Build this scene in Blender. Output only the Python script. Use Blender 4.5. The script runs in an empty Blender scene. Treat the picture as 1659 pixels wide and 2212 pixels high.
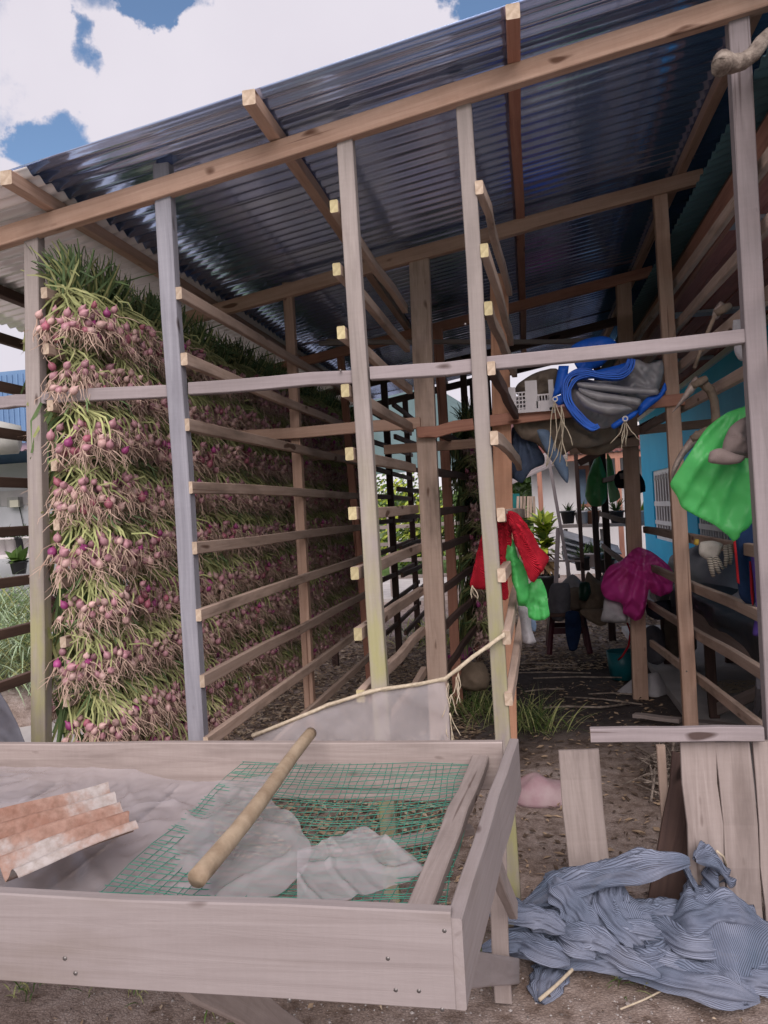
import bpy, bmesh, math, random
import numpy as np
from mathutils import Vector, Matrix, noise
from mathutils.geometry import delaunay_2d_cdt

R = math.radians
scene = bpy.context.scene
COL = scene.collection
rng = random.Random(7)

# ------------------------------------------------------------------ camera
EYE = 1.45
FPX, ROLL, YAW = 1700.0, R(3.2), R(10.5)
cam = bpy.data.objects.new('camera', bpy.data.cameras.new('camera'))
COL.objects.link(cam)
cam.data.sensor_fit = 'VERTICAL'
cam.data.sensor_height = 36.0
cam.data.lens = 36.0 * FPX / 2212.0
cam.data.clip_start = 0.05
cam.data.clip_end = 2000
cam.matrix_world = (Matrix.Translation((0, 0, EYE)) @ Matrix.Rotation(YAW, 4, 'Z')
                    @ Matrix.Rotation(R(90), 4, 'X') @ Matrix.Rotation(-ROLL, 4, 'Z'))
scene.camera = cam
_c, _s = math.cos(YAW), math.sin(YAW)


def ray(x, y):
    dx, dy = x - 829.5, 1106 - y
    t = (dx * math.cos(ROLL) + dy * math.sin(ROLL)) / FPX
    u = (-dx * math.sin(ROLL) + dy * math.cos(ROLL)) / FPX
    return Vector((-_s + _c * t, _c + _s * t, u))


def P(x, y, Y=None, X=None, Z=None):
    """survey helper: the place seen at photo point (x, y) on a known plane"""
    r = ray(x, y)
    k = Y / r.y if Y is not None else (X / r.x if X is not None else (Z - EYE) / r.z)
    return Vector((r.x * k, r.y * k, EYE + r.z * k))


# ------------------------------------------------------------------ sky, sun, exposure
SUN_EL, SUN_AZ = R(37), R(168)          # azimuth measured from +Y clockwise
world = bpy.data.worlds.new('World')
scene.world = world
world.use_nodes = True
nt = world.node_tree
for n in list(nt.nodes):
    nt.nodes.remove(n)


def N(tree, kind, **kw):
    n = tree.nodes.new(kind)
    for k, v in kw.items():
        if k in n.inputs:
            n.inputs[k].default_value = v
        else:
            setattr(n, k, v)
    return n


sky = N(nt, 'ShaderNodeTexSky', sky_type='NISHITA', sun_disc=False)
sky.sun_elevation = SUN_EL
sky.sun_rotation = SUN_AZ
sky.ozone_density = 2.5
sky.air_density = 1.0
bg_sky = N(nt, 'ShaderNodeBackground', Strength=0.055)
nt.links.new(sky.outputs[0], bg_sky.inputs[0])
bg_cl = N(nt, 'ShaderNodeBackground', Strength=1.0)
tc = N(nt, 'ShaderNodeTexCoord')
nz = N(nt, 'ShaderNodeTexNoise', Scale=2.6, Detail=8.0, Roughness=0.62)
nt.links.new(tc.outputs['Generated'], nz.inputs['Vector'])
acc = nz.outputs['Fac']
wn = N(nt, 'ShaderNodeTexNoise', Scale=4.5, Detail=7.0, Roughness=.62)
nt.links.new(tc.outputs['Generated'], wn.inputs['Vector'])
wsub = N(nt, 'ShaderNodeVectorMath', operation='SUBTRACT'); wsub.inputs[1].default_value = (.5, .5, .5)
nt.links.new(wn.outputs['Color'], wsub.inputs[0])
wmad = N(nt, 'ShaderNodeVectorMath', operation='MULTIPLY_ADD'); wmad.inputs[1].default_value = (.34, .34, .34)
nt.links.new(wsub.outputs[0], wmad.inputs[0]); nt.links.new(tc.outputs['Generated'], wmad.inputs[2])
WARPED = wmad.outputs[0]
# gaps in the cloud cover: four directions where blue shows
for (gx, gy, wid, amt) in ((250, -60, .0018, .32), (400, -10, .0010, .34), (1090, -30, .0020, .50), (60, 330, .0010, .40), (170, 128, .0003, .30), (1450, -260, .012, .40), (-700, -300, .02, .4)):
    d = ray(gx, gy).normalized()
    dp = N(nt, 'ShaderNodeVectorMath', operation='DOT_PRODUCT')
    nrm = N(nt, 'ShaderNodeVectorMath', operation='NORMALIZE')
    nt.links.new(WARPED, nrm.inputs[0])
    nt.links.new(nrm.outputs[0], dp.inputs[0])
    dp.inputs[1].default_value = d
    mr = N(nt, 'ShaderNodeMapRange')
    mr.inputs[1].default_value = 1 - wid * 2.2
    mr.inputs[2].default_value = 1.0
    mr.inputs[3].default_value = 0.0
    mr.inputs[4].default_value = amt
    nt.links.new(dp.outputs['Value'], mr.inputs[0])
    sb = N(nt, 'ShaderNodeMath', operation='SUBTRACT')
    nt.links.new(acc, sb.inputs[0])
    nt.links.new(mr.outputs[0], sb.inputs[1])
    acc = sb.outputs[0]
rp = N(nt, 'ShaderNodeMapRange', interpolation_type='SMOOTHSTEP')
rp.inputs[1].default_value = 0.17
rp.inputs[2].default_value = 0.31
nt.links.new(acc, rp.inputs[0])
nz2 = N(nt, 'ShaderNodeTexNoise', Scale=5.0, Detail=6.0)
nt.links.new(tc.outputs['Generated'], nz2.inputs['Vector'])
cr = N(nt, 'ShaderNodeMix', data_type='RGBA')
cr.inputs[6].default_value = (0.262, 0.246, 0.277, 1)
cr.inputs[7].default_value = (0.312, 0.295, 0.322, 1)
nt.links.new(nz2.outputs['Fac'], cr.inputs[0])
nt.links.new(cr.outputs[2], bg_cl.inputs[0])
mx = N(nt, 'ShaderNodeMixShader')
nt.links.new(rp.outputs[0], mx.inputs[0])
nt.links.new(bg_sky.outputs[0], mx.inputs[1])
nt.links.new(bg_cl.outputs[0], mx.inputs[2])
out = N(nt, 'ShaderNodeOutputWorld')
nt.links.new(mx.outputs[0], out.inputs[0])

sun = bpy.data.objects.new('sun', bpy.data.lights.new('sun', 'SUN'))
COL.objects.link(sun)
sun.data.energy = 1.3
sun.data.angle = R(50)
sun.data.color = (1.0, 0.92, 0.89)
sd = Vector((math.sin(SUN_AZ) * math.cos(SUN_EL), math.cos(SUN_AZ) * math.cos(SUN_EL), math.sin(SUN_EL)))
sun.rotation_euler = sd.to_track_quat('Z', 'Y').to_euler()
sun.location = (0, -5, 8)

vs = scene.view_settings
vs.view_transform = 'Standard'
vs.look = 'None'
vs.exposure = 1.45
vs.gamma = 1.0
vs.use_curve_mapping = False
scene.cycles.max_bounces = 10
scene.cycles.diffuse_bounces = 7
scene.cycles.transparent_max_bounces = 12

# ------------------------------------------------------------------ object helpers
WM = {}


def _link(o, parent, M):
    COL.objects.link(o)
    if parent is not None:
        o.parent = parent
        o.matrix_basis = WM[parent.name].inverted() @ M
    else:
        o.matrix_basis = M
    WM[o.name] = M.copy()
    return o


def tag(o, label=None, cat=None, group=None, kind=None):
    if label: o['label'] = label
    if cat: o['category'] = cat
    if group: o['group'] = group
    if kind: o['kind'] = kind
    return o


def thing(name, label, cat, loc, rz=0.0, group=None):
    o = bpy.data.objects.new(name, None)
    o.empty_display_size = 0.1
    _link(o, None, Matrix.Translation(loc) @ Matrix.Rotation(rz, 4, 'Z'))
    return tag(o, label, cat, group)


class MB:
    def __init__(s):
        s.v, s.f, s.m, s.smooth = [], [], [], []

    def add(s, vs, fs, mi=0, smooth=False):
        b = len(s.v)
        s.v += [tuple(p) for p in vs]
        for q in fs:
            s.f.append([b + i for i in q])
            s.m.append(mi)
            s.smooth.append(smooth)

    def box(s, c, d, rot=None, mi=0):
        c = Vector(c)
        hx, hy, hz = d[0] / 2, d[1] / 2, d[2] / 2
        pts = [Vector((x, y, z)) for z in (-hz, hz) for y in (-hy, hy) for x in (-hx, hx)]
        if rot is not None:
            pts = [rot @ p for p in pts]
        s.add([c + p for p in pts], [(0, 2, 3, 1), (4, 5, 7, 6), (0, 1, 5, 4), (2, 6, 7, 3), (0, 4, 6, 2), (1, 3, 7, 5)], mi)

    def tube(s, pts, rad, n=8, mi=0, cap=True, flat=1.0, smooth=True):
        pts = [Vector(p) for p in pts]
        if not hasattr(rad, '__len__'):
            rad = [rad] * len(pts)
        ref = None
        vs, fs = [], []
        for i, p in enumerate(pts):
            t = (pts[min(i + 1, len(pts) - 1)] - pts[max(i - 1, 0)]).normalized()
            if ref is None:
                ref = t.orthogonal().normalized() if abs(t.z) > .9 else Vector((0, 0, 1))
            a = (ref - t * ref.dot(t))
            a = a.normalized() if a.length > 1e-5 else t.orthogonal().normalized()
            ref = a
            b = t.cross(a)
            for k in range(n):
                th = 2 * math.pi * k / n
                vs.append(p + a * math.cos(th) * rad[i] * flat + b * math.sin(th) * rad[i])
        for i in range(len(pts) - 1):
            for k in range(n):
                k2 = (k + 1) % n
                fs.append((i * n + k, i * n + k2, (i + 1) * n + k2, (i + 1) * n + k))
        if cap:
            fs.append(tuple(range(n))[::-1])
            fs.append(tuple((len(pts) - 1) * n + k for k in range(n)))
        s.add(vs, fs, mi, smooth)

    def ribbon(s, pts, w, nrm, mi=0):
        pts = [Vector(p) for p in pts]
        vs, fs = [], []
        for i, p in enumerate(pts):
            t = (pts[min(i + 1, len(pts) - 1)] - pts[max(i - 1, 0)])
            b = t.cross(nrm)
            b = b.normalized() if b.length > 1e-7 else Vector((1, 0, 0))
            ww = w[i] if hasattr(w, '__len__') else w
            vs += [p - b * ww / 2, p + b * ww / 2]
        for i in range(len(pts) - 1):
            fs.append((2 * i, 2 * i + 1, 2 * i + 3, 2 * i + 2))
        s.add(vs, fs, mi, True)

    def lathe(s, c, prof, n=16, mi=0, close=True):
        c = Vector(c)
        vs, fs = [], []
        for (r, z) in prof:
            for k in range(n):
                a = 2 * math.pi * k / n
                vs.append(c + Vector((r * math.cos(a), r * math.sin(a), z)))
        for i in range(len(prof) - 1):
            for k in range(n):
                k2 = (k + 1) % n
                fs.append((i * n + k, i * n + k2, (i + 1) * n + k2, (i + 1) * n + k))
        if close:
            fs.append(tuple(range(n))[::-1])
            fs.append(tuple((len(prof) - 1) * n + k for k in range(n)))
        s.add(vs, fs, mi, True)

    def mesh(s, name, mats):
        me = bpy.data.meshes.new(name)
        me.from_pydata(s.v, [], s.f)
        for m in (mats if isinstance(mats, (list, tuple)) else [mats]):
            me.materials.append(m)
        me.polygons.foreach_set('material_index', s.m)
        me.polygons.foreach_set('use_smooth', s.smooth)
        me.update()
        return me


def obj(name, mb, mats, parent=None, org=None, M=None):
    """links mb as one mesh object; org = world place of its origin (vertices are in world space), or M = its matrix (vertices local)"""
    if M is None:
        if org is None:
            a = np.array(mb.v)
            org = Vector((a[:, 0].mean(), a[:, 1].mean(), a[:, 2].min()))
        org = Vector(org)
        mb.v = [tuple(Vector(p) - org) for p in mb.v]
        M = Matrix.Translation(org)
    o = bpy.data.objects.new(name, mb.mesh(name, mats))
    return _link(o, parent, M)


def axes(p, q, up=Vector((0, 0, 1))):
    x = (q - p).normalized()
    if abs(x.dot(up)) > .97:
        up = Vector((0, 1, 0))
    y = up.cross(x).normalized()
    z = x.cross(y)
    return Matrix(((x.x, y.x, z.x, p.x), (x.y, y.y, z.y, p.y), (x.z, y.z, z.z, p.z), (0, 0, 0, 1)))


def beam(name, p, q, w, h, mat, parent=None, up=Vector((0, 0, 1)), end=None, n=5, wob=.0028, ch=.003, bow=0.0, M0=None):
    """sawn timber from p to q: w across, h along 'up'; local X runs along the grain"""
    p, q = Vector(p), Vector(q)
    L = (q - p).length
    M = axes(p, q, up)
    mb = MB()
    prof = [(-w / 2 + ch, -h / 2), (w / 2 - ch, -h / 2), (w / 2, -h / 2 + ch), (w / 2, h / 2 - ch),
            (w / 2 - ch, h / 2), (-w / 2 + ch, h / 2), (-w / 2, h / 2 - ch), (-w / 2, -h / 2 + ch)]
    vs, fs = [], []
    for i in range(n):
        oy, oz = rng.gauss(0, wob), rng.gauss(0, wob) + bow * math.sin(math.pi * i / (n - 1))
        sc = 1 + rng.gauss(0, .012)
        for (a, b) in prof:
            vs.append((L * i / (n - 1), a * sc + oy, b * sc + oz))
    for i in range(n - 1):
        for k in range(8):
            k2 = (k + 1) % 8
            fs.append((i * 8 + k, i * 8 + k2, (i + 1) * 8 + k2, (i + 1) * 8 + k))
    mb.add(vs, fs)
    mb.f += [list(range(8))[::-1], [(n - 1) * 8 + k for k in range(8)]]
    mb.m += [1 if end else 0] * 2
    mb.smooth += [False, False]
    # winding: profile runs counter-clockwise seen from -x
    mb.f = [f[::-1] for f in mb.f]
    return obj(name, mb, [mat, end] if end else mat, parent, M=M)


# ------------------------------------------------------------------ materials
MATS = {}


def bsdf_mat(name):
    m = bpy.data.materials.new(name)
    m.use_nodes = True
    t = m.node_tree
    return m, t, t.nodes['Principled BSDF']


def ramp(t, stops):
    n = t.nodes.new('ShaderNodeValToRGB')
    e = n.color_ramp.elements
    while len(e) < len(stops):
        e.new(0.5)
    for i, (pos, c) in enumerate(stops):
        e[i].position = pos
        e[i].color = (c[0], c[1], c[2], 1)
    return n


def mapping(t, scale, src='Object', rot=(0, 0, 0)):
    tc = t.nodes.new('ShaderNodeTexCoord')
    mp = t.nodes.new('ShaderNodeMapping')
    mp.inputs['Scale'].default_value = scale
    mp.inputs['Rotation'].default_value = rot
    t.links.new(tc.outputs[src], mp.inputs['Vector'])
    return mp.outputs[0]


def mixc(t, fac, a, b, mode='MIX'):
    n = t.nodes.new('ShaderNodeMix')
    n.data_type = 'RGBA'
    n.blend_type = mode
    for s, v in ((0, fac), (6, a), (7, b)):
        if hasattr(v, 'links'):
            t.links.new(v, n.inputs[s])
        else:
            n.inputs[s].default_value = v if s == 0 else (v[0], v[1], v[2], 1)
    return n.outputs[2]


def wood(name, dark, light, stain=(.09, .075, .06), stain_amt=.5, algae=0.0, rough=.8, knots=True, var=.25, saw=.14):
    m, t, b = bsdf_mat(name)
    L = t.links
    oi = t.nodes.new('ShaderNodeObjectInfo')
    vec = mapping(t, (1, 1, 1))
    off = t.nodes.new('ShaderNodeVectorMath'); off.operation = 'MULTIPLY_ADD'
    comb = t.nodes.new('ShaderNodeCombineXYZ')
    for i in range(3):
        L.new(oi.outputs['Random'], comb.inputs[i])
    L.new(comb.outputs[0], off.inputs[0])
    off.inputs[1].default_value = (37.0, 19.0, 23.0)
    L.new(vec, off.inputs[2])
    v = off.outputs[0]

    def nse(sc, scale=1.0, detail=4.0, rough=.6, dist=0.0):
        mp = t.nodes.new('ShaderNodeMapping'); mp.inputs['Scale'].default_value = sc
        L.new(v, mp.inputs[0])
        n = N(t, 'ShaderNodeTexNoise', Scale=scale, Detail=detail, Roughness=rough, Distortion=dist)
        L.new(mp.outputs[0], n.inputs['Vector'])
        return n.outputs['Fac']
    grain = nse((1.0, 22, 22), 1.6, 8, .68, 1.1)
    r1 = ramp(t, ((.30, dark), (.72, light)))
    L.new(grain, r1.inputs[0])
    blot = nse((1.5, 6, 6), 1.3, 4, .6)
    rs = ramp(t, ((.50, (0, 0, 0)), (.74, (1, 1, 1))))
    L.new(blot, rs.inputs[0])
    mm = t.nodes.new('ShaderNodeMath'); mm.operation = 'MULTIPLY'; mm.inputs[1].default_value = stain_amt
    L.new(rs.outputs[0], mm.inputs[0])
    col = mixc(t, mm.outputs[0], r1.outputs[0], stain)
    if knots:
        kn = nse((5, 14, 14), 1.0, 1, .5)
        rk = ramp(t, ((.715, (0, 0, 0)), (.76, (1, 1, 1))))
        L.new(kn, rk.inputs[0])
        col = mixc(t, rk.outputs[0], col, (dark[0] * .35, dark[1] * .28, dark[2] * .25))
    chk = nse((.7, 30, 30), 1.0, 2, .5, .4)
    rck = ramp(t, ((.70, (0, 0, 0)), (.725, (.7, .7, .7))))
    L.new(chk, rck.inputs[0])
    col = mixc(t, rck.outputs[0], col, (dark[0] * .4, dark[1] * .33, dark[2] * .3))
    # saw marks across the grain
    sw = nse((70, 9, 9), 1.0, 3, .6, 1.0)
    rsw = ramp(t, ((.42, (1 - .22 * saw,) * 3), (.6, (1, 1, 1))))
    L.new(sw, rsw.inputs[0])
    col = mixc(t, 1.0, col, rsw.outputs[0], 'MULTIPLY')
    if algae:
        geo = t.nodes.new('ShaderNodeNewGeometry')
        sp = t.nodes.new('ShaderNodeSeparateXYZ'); L.new(geo.outputs['Position'], sp.inputs[0])
        mr = N(t, 'ShaderNodeMapRange'); mr.inputs[1].default_value = 1.75; mr.inputs[2].default_value = .9
        L.new(sp.outputs['Z'], mr.inputs[0])
        al = nse((2.5, 9, 9), 1.4, 4)
        ra = ramp(t, ((.36, (0, 0, 0)), (.62, (1, 1, 1)))); L.new(al, ra.inputs[0])
        m2 = t.nodes.new('ShaderNodeMath'); m2.operation = 'MULTIPLY'
        L.new(ra.outputs[0], m2.inputs[0]); L.new(mr.outputs[0], m2.inputs[1])
        m3 = t.nodes.new('ShaderNodeMath'); m3.operation = 'MULTIPLY'; m3.inputs[1].default_value = algae
        L.new(m2.outputs[0], m3.inputs[0])
        col = mixc(t, m3.outputs[0], col, (.33, .32, .12))
    # per-piece brightness
    mr = N(t, 'ShaderNodeMapRange'); mr.inputs[3].default_value = 1 - var; mr.inputs[4].default_value = 1 + var * .5
    L.new(oi.outputs['Random'], mr.inputs[0])
    hs = t.nodes.new('ShaderNodeHueSaturation'); L.new(col, hs.inputs['Color']); L.new(mr.outputs[0], hs.inputs['Value'])
    L.new(hs.outputs[0], b.inputs['Base Color'])
    b.inputs['Roughness'].default_value = rough
    b.inputs['Specular IOR Level'].default_value = .25
    bp = N(t, 'ShaderNodeBump', Strength=.35, Distance=.004)
    L.new(grain, bp.inputs['Height'])
    bp2 = N(t, 'ShaderNodeBump', Strength=.25 * saw, Distance=.003)
    L.new(sw, bp2.inputs['Height']); L.new(bp.outputs[0], bp2.inputs['Normal'])
    L.new(bp2.outputs[0], b.inputs['Normal'])
    return m


def plain(name, c1, c2=None, scale=8.0, rough=.7, metal=0.0, bump=.0, bscale=None, var=0.0, spec=.3, detail=5.0, src='Object'):
    m, t, b = bsdf_mat(name)
    c2 = c2 or tuple(x * .75 for x in c1)
    v = mapping(t, (1, 1, 1), src)
    n = N(t, 'ShaderNodeTexNoise', Scale=scale, Detail=detail, Roughness=.6)
    t.links.new(v, n.inputs['Vector'])
    r = ramp(t, ((.35, c2), (.65, c1)))
    t.links.new(n.outputs['Fac'], r.inputs[0])
    col = r.outputs[0]
    if var:
        oi = t.nodes.new('ShaderNodeObjectInfo')
        mr = N(t, 'ShaderNodeMapRange'); mr.inputs[3].default_value = 1 - var; mr.inputs[4].default_value = 1 + var
        t.links.new(oi.outputs['Random'], mr.inputs[0])
        hs = t.nodes.new('ShaderNodeHueSaturation'); t.links.new(col, hs.inputs['Color']); t.links.new(mr.outputs[0], hs.inputs['Value'])
        col = hs.outputs[0]
    t.links.new(col, b.inputs['Base Color'])
    b.inputs['Roughness'].default_value = rough
    b.inputs['Metallic'].default_value = metal
    b.inputs['Specular IOR Level'].default_value = spec
    if bump:
        nb = N(t, 'ShaderNodeTexNoise', Scale=bscale or scale * 4, Detail=6.0, Roughness=.65)
        t.links.new(v, nb.inputs['Vector'])
        bp = N(t, 'ShaderNodeBump', Strength=bump, Distance=.01)
        t.links.new(nb.outputs['Fac'], bp.inputs['Height'])
        t.links.new(bp.outputs[0], b.inputs['Normal'])
    return m


def film(name, col, opacity=.75, rough=.28, trans=.45, scale=14.0, bump=.35):
    """thin plastic film or loose net: reflected, let-through and see-through light"""
    m, t, b = bsdf_mat(name)
    L = t.links
    b.inputs['Base Color'].default_value = (*col, 1)
    b.inputs['Roughness'].default_value = rough
    b.inputs['Specular IOR Level'].default_value = .5
    v = mapping(t, (1, 1, .38), rot=(0, .5, 0))
    nb = N(t, 'ShaderNodeTexNoise', Scale=scale, Detail=3.0, Roughness=.5, Distortion=.9)
    L.new(v, nb.inputs['Vector'])
    bp = N(t, 'ShaderNodeBump', Strength=bump, Distance=.005)
    L.new(nb.outputs['Fac'], bp.inputs['Height'])
    L.new(bp.outputs[0], b.inputs['Normal'])
    tl = N(t, 'ShaderNodeBsdfTranslucent'); tl.inputs[0].default_value = (*col, 1)
    mx = t.nodes.new('ShaderNodeMixShader'); mx.inputs[0].default_value = trans
    L.new(b.outputs[0], mx.inputs[1]); L.new(tl.outputs[0], mx.inputs[2])
    o = t.nodes['Material Output']
    if opacity < 1:
        tr = N(t, 'ShaderNodeBsdfTransparent')
        m2 = t.nodes.new('ShaderNodeMixShader'); m2.inputs[0].default_value = opacity
        L.new(tr.outputs[0], m2.inputs[1]); L.new(mx.outputs[0], m2.inputs[2])
        L.new(m2.outputs[0], o.inputs[0])
    else:
        L.new(mx.outputs[0], o.inputs[0])
    return m


def fabric(name, c1, c2, scale=6.0, weave=220.0, bump=.3, rough=.9):
    m, t, b = bsdf_mat(name)
    v = mapping(t, (1, 1, 1))
    n = N(t, 'ShaderNodeTexNoise', Scale=scale, Detail=5.0, Roughness=.6)
    t.links.new(v, n.inputs['Vector'])
    r = ramp(t, ((.35, c2), (.65, c1)))
    t.links.new(n.outputs['Fac'], r.inputs[0])
    w = N(t, 'ShaderNodeTexWave', Scale=weave, Distortion=2.0, Detail=2.0)
    w.bands_direction = 'DIAGONAL'
    t.links.new(v, w.inputs['Vector'])
    col = mixc(t, .25, r.outputs[0], w.outputs['Color'], 'MULTIPLY')
    t.links.new(col, b.inputs['Base Color'])
    b.inputs['Roughness'].default_value = rough
    b.inputs['Specular IOR Level'].default_value = .15
    bp = N(t, 'ShaderNodeBump', Strength=bump, Distance=.004)
    t.links.new(w.outputs['Fac'], bp.inputs['Height'])
    t.links.new(bp.outputs[0], b.inputs['Normal'])
    return m


W_PALE = wood('pale_sawn_wood', (.245, .207, .212), (.345, .295, .302), stain_amt=.22, var=.12)
W_POST = wood('sawn_post_wood', (.25, .213, .202), (.37, .32, .30), stain_amt=.3, algae=.75, var=.12)
W_GREY = wood('grey_weathered_wood', (.21, .205, .235), (.32, .312, .35), stain=(.14, .13, .15), stain_amt=.5, var=.1)
W_BEAM = wood('tan_beam_wood', (.36, .225, .165), (.52, .355, .275), stain=(.20, .11, .07), stain_amt=.35, var=.15)
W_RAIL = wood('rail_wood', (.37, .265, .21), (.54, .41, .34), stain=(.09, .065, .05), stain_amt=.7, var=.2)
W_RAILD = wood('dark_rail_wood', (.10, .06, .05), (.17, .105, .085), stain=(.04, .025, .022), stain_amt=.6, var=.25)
W_RED = wood('red_brown_wood', (.32, .145, .10), (.46, .235, .17), stain=(.12, .05, .04), stain_amt=.4, var=.15)
W_ORANGE = wood('orange_plank_wood', (.46, .235, .15), (.58, .33, .22), stain=(.20, .09, .05), stain_amt=.35, var=.1)
W_OLD = wood('old_grey_plank', (.25, .203, .187), (.37, .312, .293), stain=(.14, .11, .10), stain_amt=.6, var=.18)
W_TABLE = wood('bleached_board', (.26, .22, .215), (.33, .286, .282), stain=(.19, .15, .125), stain_amt=.5, var=.08, saw=.1)
W_DARK = wood('dark_wood', (.075, .045, .04), (.14, .085, .07), stain=(.03, .02, .02), stain_amt=.5, var=.3)
W_BARK = plain('bare_branch', (.36, .30, .255), (.13, .10, .085), 26, .9, bump=1.0, bscale=70)
M_CUT = plain('fresh_cut_end', (.50, .43, .25), (.36, .30, .17), 60, .85, var=.15)
M_CUTP = plain('pale_cut_end', (.50, .40, .31), (.36, .27, .20), 60, .85, var=.12)
M_NAIL = plain('nail_steel', (.25, .24, .24), (.16, .12, .10), 40, .5, metal=.8)


def zinc(name, c1, c2, rough=.2, metal=1.0):
    m, t, b = bsdf_mat(name)
    v = mapping(t, (1, 1, 1))
    n = N(t, 'ShaderNodeTexNoise', Scale=3.0, Detail=6.0, Roughness=.6, Distortion=.5)
    t.links.new(v, n.inputs['Vector'])
    r = ramp(t, ((.3, c2), (.7, c1)))
    t.links.new(n.outputs['Fac'], r.inputs[0])
    n3 = N(t, 'ShaderNodeTexNoise', Scale=1.6, Detail=8.0, Roughness=.7)
    v3 = mapping(t, (.5, 3, 3)); t.links.new(v3, n3.inputs['Vector'])
    r3 = ramp(t, ((.60, (0, 0, 0)), (.74, (.75, .75, .75)))); t.links.new(n3.outputs['Fac'], r3.inputs[0])
    colz = mixc(t, r3.outputs[0], r.outputs[0], (.34, .27, .26))
    t.links.new(colz, b.inputs['Base Color'])
    inv = t.nodes.new('ShaderNodeMath'); inv.operation = 'MULTIPLY_ADD'; inv.inputs[1].default_value = -.6 * metal; inv.inputs[2].default_value = metal
    t.links.new(r3.outputs[0], inv.inputs[0]); t.links.new(inv.outputs[0], b.inputs['Metallic'])
    rr = N(t, 'ShaderNodeMapRange'); rr.inputs[3].default_value = rough * .7; rr.inputs[4].default_value = rough * 1.6
    t.links.new(n.outputs['Fac'], rr.inputs[0])
    t.links.new(rr.outputs[0], b.inputs['Roughness'])
    nb = N(t, 'ShaderNodeTexNoise', Scale=7.0, Detail=3.0)
    t.links.new(v, nb.inputs['Vector'])
    bp = N(t, 'ShaderNodeBump', Strength=.12, Distance=.02)
    t.links.new(nb.outputs['Fac'], bp.inputs['Height'])
    t.links.new(bp.outputs[0], b.inputs['Normal'])
    return m


M_ZINC = zinc('blue_grey_zinc', (.58, .73, 1.0), (.44, .58, .95), .13, .92)
M_ZINCN = zinc('bright_zinc', (.92, .88, .86), (.80, .76, .75), .2, .35)
M_CONC = plain('concrete', (.52, .49, .475), (.40, .375, .365), 3.0, .9, bump=.4, bscale=40)
M_WALLG = plain('grey_plaster', (.46, .47, .50), (.38, .39, .42), 2.0, .9)
M_WALLW = plain('white_plaster', (.72, .70, .70), (.60, .58, .58), 1.5, .9)
M_CYAN = plain('bright_blue_paint', (.03, .50, .82), (.02, .44, .76), 2.0, .6)
M_WHITE = plain('white_paint', (.78, .77, .78), (.68, .67, .68), 5, .5)
M_GLASS = plain('dim_glass', (.06, .12, .18), (.04, .08, .12), 2, .06, spec=.8)
M_REDGL = plain('red_brown_panel', (.13, .035, .03), (.09, .025, .02), 3, .5)
M_CEIL = wood('red_ceiling_boards', (.32, .125, .11), (.48, .215, .18), stain=(.08, .03, .03), stain_amt=.3, var=.2)
M_BLUEC = plain('blue_coated_sheet', (.16, .27, .45), (.12, .21, .37), 2, .45, var=.05)
M_LEAF = plain('green_leaf', (.10, .17, .035), (.05, .10, .025), 3, .55, var=.3, spec=.4)
M_LEAFY = plain('yellow_green_leaf', (.55, .58, .08), (.24, .36, .045), 4, .45, var=.25, spec=.4)
M_ROPE = plain('pale_string', (.55, .47, .36), (.40, .33, .24), 80, .9)
M_BLACKP = plain('black_plastic', (.02, .022, .028), (.012, .013, .016), 5, .4, spec=.5)
M_MAROON = plain('maroon_plastic', (.085, .01, .022), (.055, .006, .014), 5, .35, spec=.5)
M_CRATE = plain('white_plastic', (.66, .62, .63), (.54, .50, .51), 6, .45)
M_IRON = plain('worn_iron', (.30, .24, .21), (.16, .12, .11), 25, .55, metal=.5, bump=.3)

# ------------------------------------------------------------------ ground
def grid_mesh(x0, x1, y0, y1, nx, ny, hf, mi=0):
    mb = MB()
    vs = [(x0 + (x1 - x0) * i / nx, y0 + (y1 - y0) * j / ny, 0) for j in range(ny + 1) for i in range(nx + 1)]
    vs = [(x, y, hf(x, y)) for (x, y, _) in vs]
    fs = [(j * (nx + 1) + i, j * (nx + 1) + i + 1, (j + 1) * (nx + 1) + i + 1, (j + 1) * (nx + 1) + i) for j in range(ny) for i in range(nx)]
    mb.add(vs, fs, mi, True)
    return mb


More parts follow.
